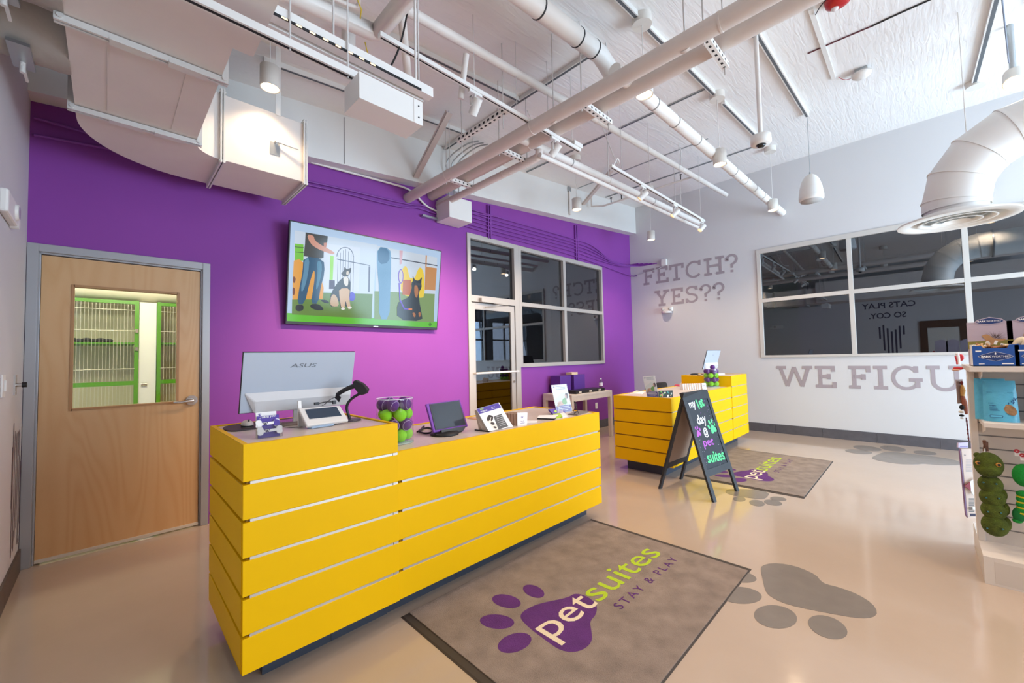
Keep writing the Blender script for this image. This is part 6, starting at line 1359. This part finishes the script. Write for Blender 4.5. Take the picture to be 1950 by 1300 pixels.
def treat_box(ya, lbl, treats):
    """display carton with picture back card; ya = left (max y) side; front at x=3.575"""
    wd, dp, z0 = .172, .17, 1.2155
    t_ = thing('treat_display', lbl, 'display box', (3.66, ya-wd/2, z0))
    F = Fr((3.575, ya, z0), (0, -1, 0), (0, 0, 1))
    q = MB(); q.box(0, wd, 0, .004, -dp, 0, M_BK, F); q.prism(F, [(0, 0), (wd, 0), (wd, .122), (wd*.80, .122), (wd*.76, .103), (wd*.26, .103), (wd*.20, .118), (0, .118)], -.003, 0, M_BK)
    q.box(-.0, .003, 0, .125, -dp, -.003, M_BWH, F); q.box(wd-.003, wd, 0, .125, -dp, -.003, M_BK, F)
    hexp = lambda cx, cy, rx, ry: [(cx-rx, cy), (cx-rx*.72, cy+ry*.42), (cx, cy+ry), (cx+rx*.72, cy+ry*.42), (cx+rx, cy), (cx+rx*.72, cy-ry*.42), (cx, cy-ry), (cx-rx*.72, cy-ry*.42)]
    q.lay(F, hexp(wd*.5, .056, .066, .028), M_BWH, .0006); q.lay(F, hexp(wd*.5, .056, .064, .0265), M_BK2, .0011)
    text(q, F, 'BARK', wd*.5-.053, .051, .0105, M_BWH, width=.038, n=.0016, bold=.04); text(q, F, 'WORTHIES', wd*.5-.014, .051, .0105, M_BWH, width=.068, n=.0016)
    q.lay(F, smooth([(wd*.5-.004, .066), (wd*.5+.004, .066), (wd*.5+.003, .078), (wd*.5-.001, .08)], 1), M_BWH, .0016)
    q.lay(F, [(.012, .083), (.034, .083), (.034, .091), (.012, .091)], M_BWH, .0006); q.lay(F, [(.022, .012), (.044, .012), (.044, .016), (.022, .016)], M_BWH, .0006); q.lay(F, [(.108, .012), (.150, .012), (.150, .018), (.108, .018)], M_BWH, .0006)
    q.build('carton', t_)
    F2 = F.off(-dp+.002); q = MB(); hb = .262; q.prism(F2, [(-.006, 0), (wd, 0), (wd, hb), (-.006, hb)], -.003, 0, M_SKY)
    q.lay(F2, [(-.006, .1), (wd, .1), (wd, .152), (-.006, .146)], M_GRS, .0006)
    rnd = random.Random(5)
    for k in range(70):
        an = rnd.uniform(.1, PI-.1); L0 = rnd.uniform(.03, .062); bx, by = wd*.60, .150; ex, ey = bx+L0*1.05*math.cos(an), by+.012+L0*.8*math.sin(an); sx_, sy_ = bx+(ex-bx)*.25, by+(ey-by)*.35
        q.lay(F2, [(sx_, sy_), (sx_+.0012, sy_), (ex, ey)], M_TWIG, .0010)
    q.lay(F2, [(wd*.6-.003, .14), (wd*.6+.003, .14), (wd*.6+.001, .185), (wd*.6-.001, .185)], M_TWIG, .0012)
    q.lay(F2, smooth([(wd*.36, .118), (wd*.40, .150), (wd*.33, .168), (wd*.30, .174), (wd*.33, .184), (wd*.42, .188), (wd*.50, .178), (wd*.56, .160), (wd*.76, .156), (wd*.86, .160), (wd*.80, .146), (wd*.62, .138), (wd*.54, .12)], 2), M_TD, .0016)
    q.lay(F2, smooth([(wd*.36, .118), (wd*.38, .146), (wd*.46, .148), (wd*.50, .12)], 1), mat('print_cream_fur'), .0018)
    hx = [(wd*.14, hb+.0), (wd*.22, hb+.014), (wd*.5, hb+.028), (wd*.78, hb+.014), (wd*.86, hb), (wd*.78, hb-.011), (wd*.5, hb-.020), (wd*.22, hb-.011)]
    q.prism(F2, hx, 0.0005, .002, M_SKY); q.lay(F2, [(wd*.5+(x-wd*.5)*.88, hb+.003+(y-hb-.003)*.78) for x, y in hx], M_BK2, .0026)
    text(q, F2, 'BARK', wd*.5-.047, hb-.001, .0095, M_BWH, width=.034, n=.0032, bold=.04); text(q, F2, 'WORTHIES', wd*.5-.012, hb-.001, .0095, M_BWH, width=.056, n=.0032)
    q.build('picture_card', t_)
    rnd = random.Random(11); MT = [mat('treat_tan', 'c49a6a', .6), mat('treat_brown', '7d4f34', .6), mat('treat_wrap', 'e6e0da', .3), mat('treat_russet', 'a66a48', .6)]
    if treats == 'none': pass
    elif treats == 'sticks':
        for k in range(22):
            c = F.at(rnd.uniform(.02, wd-.025), rnd.uniform(.095, .118), -rnd.uniform(.02, .12)); d_ = F.u*rnd.uniform(-1, 1)+F.n*rnd.uniform(-.6, .6)+V3((0, 0, rnd.uniform(-.2, .35))); d_.normalize()
            q = MB(); q.tube([c-d_*.028, c, c+d_*.028], [.005, .0075, .005], MT[k % 4], 7); tag(q.build('treat_stick'), 'stick treats heaped in the first blue display box', 'dog treat', 'stick treats in the first blue display box')
        q = MB(); c = F.at(wd*.5, .125, -.05); Ft = Fr(c, F.u*.9+V3((0, 0, -.25)), (0, 0, 1)); q.box(0, .012, 0, .024, -.001, 0, M_BWH, Ft); q.build('price_tag', t_)
    else:
        for k in range(2):
            q = MB(); c = F.at(.035+.03*k, .10, -.05+.02*k); pts = [c+F.u*(-.030+.06*s_)+V3((0, 0, .045*math.sin(PI*s_))) for s_ in [i/8 for i in range(9)]]
            q.tube(pts, [.012, .017, .019, .02, .02, .02, .019, .017, .012], mat('rawhide', 'dccdb2', .6), 12); tag(q.build('rawhide_chew'), ['curved pale chew at the left of the second blue display box', 'curved pale chew in front in the second blue display box'][k], 'dog chew')
p_ = FX.hit(*z9(283, 540))
treat_box(-FX.hit(*z9(288, 540))[0], 'blue treat display box with a dog picture, at the left end of the top shelf', 'sticks')
treat_box(-FX.hit(*z9(664, 540))[0], 'blue treat display box with pale chews, cut by the photo edge', 'chews')
treat_box(-FX.hit(*z9(664, 540))[0]-.19, 'blue treat display box beyond the photo edge on the top shelf', 'none')
# blue biscuit pouches
M_PB = mat('pouch_blue', '58b4d6', .35, bump=.25, bscale=25); M_PB2 = mat('pouch_text', '1e4f86', .4); M_BIS = mat('biscuit', '9a7652', .7, var=.3, vscale=60)
def pouch(bl, br, lbl, px_=3.60, tilt=.10, hh=.235, windowed=True):
    y0_, y1_ = bl, br; wd = y0_-y1_; F = Fr((px_, y0_, .9005), (0, -1, 0), (tilt, 0, 1))
    t_ = thing('treat_pouch', lbl, 'pouch', F.at(wd/2, 0, 0)); nx, ny = 12, 14; q = MB(); vs_ = []
    for s_ in (1, -1):
        for j in range(ny+1):
            for i in range(nx+1):
                a, b = i/nx, j/ny; th = .030*(math.sin(PI*a)**.6)*(1-b)**.55 + .002*(1 if 0 < a < 1 else 0)
                vs_.append(F.at(a*wd+(.5-a)*.012*b, b*hh, -.03+s_*th))
    n1 = (nx+1)*(ny+1); fs = []
    for j in range(ny):
        for i in range(nx):
            k = j*(nx+1)+i; fs.append((k, k+1, k+nx+2, k+nx+1)); fs.append((n1+k, n1+k+nx+1, n1+k+nx+2, n1+k+1))
    q.mesh(vs_, fs, M_PB, True); q.build('pouch_body', t_)
    Ff = Fr(F.at(0, 0, .003), F.u, F.v+V3((.13, 0, 0)))
    q = MB()
    if windowed:
        text(q, Ff, "BOCCE'S & BAKERY BISCUITS", wd*.14, hh*.70, .0055, M_PB2, width=wd*.72, n=.003)
        text(q, Ff, 'puppy', wd*.16, hh*.44, .006, M_PB2, n=.002); text(q, Ff, 'treats', wd*.18, hh*.375, .008, M_PB2, n=.002, bold=.02)
        for k in range(4): q.lay(Ff, [(wd*.18, hh*(.33-.022*k)), (wd*.46, hh*(.33-.022*k)), (wd*.46, hh*(.338-.022*k)), (wd*.18, hh*(.338-.022*k))], M_PB2, .002)
        q.lay(Ff, [(wd*.18, hh*.10), (wd*.52, hh*.10), (wd*.54, hh*.13), (wd*.52, hh*.16), (wd*.18, hh*.16), (wd*.16, hh*.13)], M_PB2, .0016); q.lay(Ff, [(wd*.19, hh*.108), (wd*.51, hh*.108), (wd*.52, hh*.13), (wd*.51, hh*.152), (wd*.19, hh*.152), (wd*.18, hh*.13)], M_PB, .0022)
        q.lay(Ff, smooth([(wd*.55, hh*.30), (wd*.60, hh*.43), (wd*.80, hh*.42), (wd*.93, hh*.30), (wd*.90, hh*.17), (wd*.72, hh*.16)], 2), M_BIS, .0024)
        rnd = random.Random(2)
        for k in range(8): a, b = wd*rnd.uniform(.68, .92), hh*rnd.uniform(.44, .58); q.lay(Ff, [(a, b), (a+.003, b+.008), (a+.006, b), (a+.003, b-.006)], M_PB2, .002)
        q.build('pouch_print', t_)
FS = Fr((3.58, 0, 0), (0, -1, 0), (0, 0, 1))
a0 = -FS.hit(*z9(392, 1100))[0]; a1 = -FS.hit(*z9(718, 1100))[0]
pouch(a0, a1, 'light blue biscuit pouch with an oval window on the middle shelf, in front', 3.59)
pouch(a0+.028, a1+.03, 'light blue pouch mostly hidden behind the front biscuit pouch', 3.665, .08, .242, False)
pouch(a1-.03, a1-.19, 'grey striped pouch at the photo edge on the middle shelf', 3.66, .08, .23, False)
# plush toys on hooks
M_CAT = mat('plush_moss_green', '556318', .95, var=.35, vscale=30, bump=.8, bscale=220); M_CATD = mat('plush_dark_seam', '2c3410', .95); M_EYE = mat('plush_eye_gold', 'c98f3c', .3); M_TEAL = mat('teal_bead', '2f6f78', .3)
FC = Fr((3.66, 0, 0), (0, -1, 0), (0, 0, 1))
def fc(x, y, n=0): a, b = FC.hit(*z11(x, y)); return FC.at(a, b, n)
sc_ = (fc(400, 300)-fc(300, 300)).length/100; sv_ = (fc(400, 400)-fc(400, 300)).length/100
t_ = thing('plush_toy', 'moss green plush caterpillar hanging on the slatwall', 'plush toy', fc(410, 800))
q = MB(); 
for (x, y, rx, ry) in ((390, 415, 100, 74), (405, 515, 104, 74), (415, 615, 102, 74), (425, 730, 108, 84)):
    q.ball(fc(x, y), 1, M_CAT, 26, 14, (sc_*rx*.75, sc_*rx, sv_*ry))
for (x, y, r_) in ((490, 500, 34), (505, 610, 38), (515, 725, 42)): q.ball(fc(x, y, -.01), 1, M_CAT, 16, 10, (sc_*r_, sc_*r_, sv_*r_*1.3))
q.build('body', t_)
q = MB(); q.ball(fc(375, 262), 1, M_CAT, 28, 16, (sc_*92, sc_*118, sv_*96)); q.ball(fc(375, 300, .012), 1, M_CAT, 24, 12, (sc_*80, sc_*100, sv_*55)); q.ball(fc(290, 190, -.01), sc_*32, M_CAT, 14, 8); hd_ = q.build('head', t_)
for (x, y) in ((290, 238), (445, 252)):
    p_ = fc(x, y, .088*1.0 if 0 else sc_*82 if x > 300 else sc_*66); q = MB(); q.ball(p_, sc_*22, M_EYE, 16, 10, (.6, 1, 1)); q.ball(p_+FC.n*sc_*7+FC.u*sc_*4, sc_*15, M_BLACK, 14, 8, (.7, 1, 1)); q.build('eye', hd_)
q = MB(); q.tube(curve([fc(300, 318, sc_*84), fc(335, 338, sc_*104), fc(380, 345, sc_*112), (fc(430, 340, sc_*104)), fc(466, 322, sc_*80)], 2), sc_*5, M_CATD, 6); q.build('mouth', hd_)
q = MB()
for (x, y) in ((330, 388), (430, 400), (352, 505), (450, 512), (365, 612), (465, 622), (360, 738), (478, 745)): q.ball(fc(x, y, sc_*(74 if y < 700 else 78)), sc_*9, M_TEAL, 8, 6); q.ball(fc(x-10, y-4, sc_*(73 if y < 700 else 77)), sc_*7, M_CATD, 8, 6)
q.build('bead', t_)
q = MB(); q.tube([fc(350, 90, -.1), fc(350, 150, -.02), fc(350, 170, .0)], .004, M_GALV, 8); q.build('hook', t_)
M_BRG = mat('plush_bright_green', '17a03c', .95, bump=.8, bscale=200); M_PYE = mat('plush_yellow', 'cdbf2c', .95)
t_ = thing('plush_toy', 'bright green plush with yellow stripes at the photo edge', 'plush toy', fc(650, 720))
q = MB(); q.ball(fc(650, 345), 1, M_BRG, 24, 14, (sc_*70, sc_*88, sv_*85)); q.build('head', t_)
q = MB()
for k in range(4): q.ball(fc(650, 490+k*42), 1, M_BRG, 22, 10, (sc_*50, sc_*60, sv_*26)); q.ball(fc(650, 512+k*42), 1, M_PYE, 22, 8, (sc_*46, sc_*57, sv_*14))
q.build('body', t_)
q = MB(); q.ball(fc(610, 650), 1, mat('plush_deep_green', '0f6a30', .95), 16, 10, (sc_*40, sc_*50, sv_*55)); q.ball(fc(600, 695), 1, M_BRG, 14, 8, (sc_*30, sc_*40, sv_*18)); q.build('feet', t_)
for k, (x, y) in enumerate(((590, 160), (632, 190))):
    a, b = FC.hit(*z11(x, y)); F = Fr(FC.at(a, b, .02+k*.01), FC.u, FC.v); q = MB(); q.box(-.0085, .012, -.022, .0, -.001, 0, M_PAP, F); q.prism(F, ellipse((0, .006), .011, .011, 0, 18), -.001, .0004, mat('tag_red', 'b02834', .5)); text(q, F, 'TOY', -.005, -.012, .005, M_INK, n=.0006); text(q, F, '$5', -.004, .003, .005, M_PAP, n=.001); 
    tag(q.build('price_tag'), ['left hanging price tag with a red disc above the bright green plush', 'right hanging price tag with a red disc above the bright green plush'][k], 'price tag')
q = MB(); q.tube([fc(345, 80, -.02), fc(355, 120, -.03), fc(350, 165, -.03)], .008, mat('brown_toy', '6e4a38', .8, var=.3, vscale=50), 8); q.tube([fc(368, 90, -.03), fc(372, 165, -.03)], .005, mat('brown_toy'), 8); tag(q.build('rope_toy'), 'brown hanging toy just above the moss green caterpillar', 'toy')
# goods hung on the end of the shelf unit, facing the far desk
E0 = V3((3.93, -.175, 0)); FE = Fr(E0, RT0, (0, 0, 1))
def fe(conv, x, y, n=0): a, b = FE.hit(*conv(x, y)); return FE.at(a, b, n)
def feh(conv, *pts): return [FE.hit(*conv(*k)) for k in pts]
q = MB(); M_BOX = mat('box_cream_pink', 'dfc6b6', .5); q.prism(FE, feh(z11, (165, 140), (262, 140), (292, 672), (216, 672)), -.012, 0, M_BOX); q.prism(FE, feh(z11, (157, 160), (165, 140), (216, 672), (205, 650)), -.010, -.001, mat('box_mauve', '8a6f94', .5))
a, b = feh(z11, (186, 190))[0]; text(q, FE, 'Mul', a, b, .0055, M_INK, n=.0006, bold=.03)
for k in range(11): q.lay(FE, feh(z11, (200, 222+k*9), (246, 222+k*9), (246, 225+k*9), (200, 225+k*9)), M_TAUPE, .0006)
for k in range(12): q.lay(FE, feh(z11, (222, 522+k*9), (265, 522+k*9), (265, 527+k*9), (222, 527+k*9)), M_PG, .0006)
q.lay(FE, feh(z11, (232, 640), (275, 640), (275, 660), (234, 660)), M_INK, .0006)
tag(q.build('product_box'), 'tall cream and purple product box hanging on the end of the shelf unit', 'box')
q = MB(); q.prism(FE, feh(z11, (170, 100), (245, 95), (245, 135), (168, 135)), -.03, -.02, mat('lavender_card', 'cfc4e4', .5)); q.lay(FE, feh(z11, (180, 125), (240, 125), (240, 129), (180, 129)), M_PUR, -.019); tag(q.build('card'), 'pale lavender card above the cream and purple product box', 'card')
q = MB(); q.prism(FE, feh(z11, (172, 422), (215, 392), (222, 458)), .01, .014, mat('tag_dark_red', '8e1424', .5)); q.prism(FE, feh(z11, (215, 392), (262, 355), (272, 470), (240, 490), (222, 458)), .008, .012, M_PAP); tag(q.build('price_tag'), 'white tag with a red triangle beside the caterpillar', 'price tag')
q = MB(); q.prism(FE, feh(z11, (235, 582), (290, 588), (290, 606), (235, 602)), .012, .014, M_PAP); tag(q.build('shelf_label'), 'small white label strip on the product box', 'label')
M_TRED = mat('toy_red', 'c0232c', .6)
q = MB(); q.tube(curve([fe(z9, 150, 520), fe(z9, 160, 560), fe(z9, 165, 620)], 1), .009, M_PAP, 10); q.ball(fe(z9, 185, 560), .014, M_TRED, 14, 8, (.8, 1, 1.6)); q.tube(curve([fe(z9, 135, 545), fe(z9, 148, 590), fe(z9, 152, 620)], 1), .004, M_TRED, 8); q.ball(fe(z9, 160, 655), .016, M_TRED, 14, 8, (1.2, 1.5, .7)); q.ball(fe(z9, 140, 668), .011, mat('toy_skin', 'dba58a', .6), 12, 8, (1.2, 1.8, .6)); tag(q.build('plush_toy'), 'red and white toy hung on the end of the shelf unit under the top shelf', 'plush toy')
q = MB(); q.prism(FE, feh(z9, (155, 755), (212, 752), (225, 965), (172, 968)), -.012, -.008, mat('brown_card', '8f7468', .6))
q.ball(fe(z9, 192, 785), .008, mat('plush_maroon', '6a1c1c', .9), 12, 8, (1, .9, 1.8)); q.tube([fe(z9, 195, 800), fe(z9, 202, 850), fe(z9, 198, 900)], [.006, .013, .009], mat('plush_tan', 'c99858', .9, bump=.6, bscale=200), 12); q.tube([fe(z9, 200, 900), fe(z9, 215, 960), fe(z9, 235, 1060)], [.009, .014, .007], mat('plush_rust', 'a3604a', .9, bump=.6, bscale=200), 12); tag(q.build('plush_toy'), 'tan and rust long plush toy hung on the shelf end below the red toy', 'plush toy')
q = MB(); q.ball(fe(z9, 193, 1000), .011, mat('fur_black', '1c1a1a', .95), 12, 8, (1, 1.1, 1.5)); q.ball(fe(z9, 190, 1040), .0115, mat('fur_white', 'd9d2c8', .95), 12, 8, (1, 1.2, .8)); q.ball(fe(z9, 192, 1072), .010, mat('fur_black'), 12, 8, (1, 1.2, .8)); q.ball(fe(z9, 195, 1095), .008, mat('fur_white'), 12, 8, (1, 1.2, .7)); tag(q.build('plush_tail'), 'black and white striped fur tail hanging below the rust plush', 'plush toy')
q = MB(); q.tube(curve([fe(z9, 232, 1090), fe(z9, 243, 1170), fe(z9, 256, 1300)], 1), .0035, M_REDB, 8)
for k in range(5): q.ball(fe(z9, 236+k*4, 1120+k*38), .005, mat('plush_maroon'), 8, 6)
tag(q.build('leash'), 'dark red beaded leash hanging at the shelf end', 'leash')
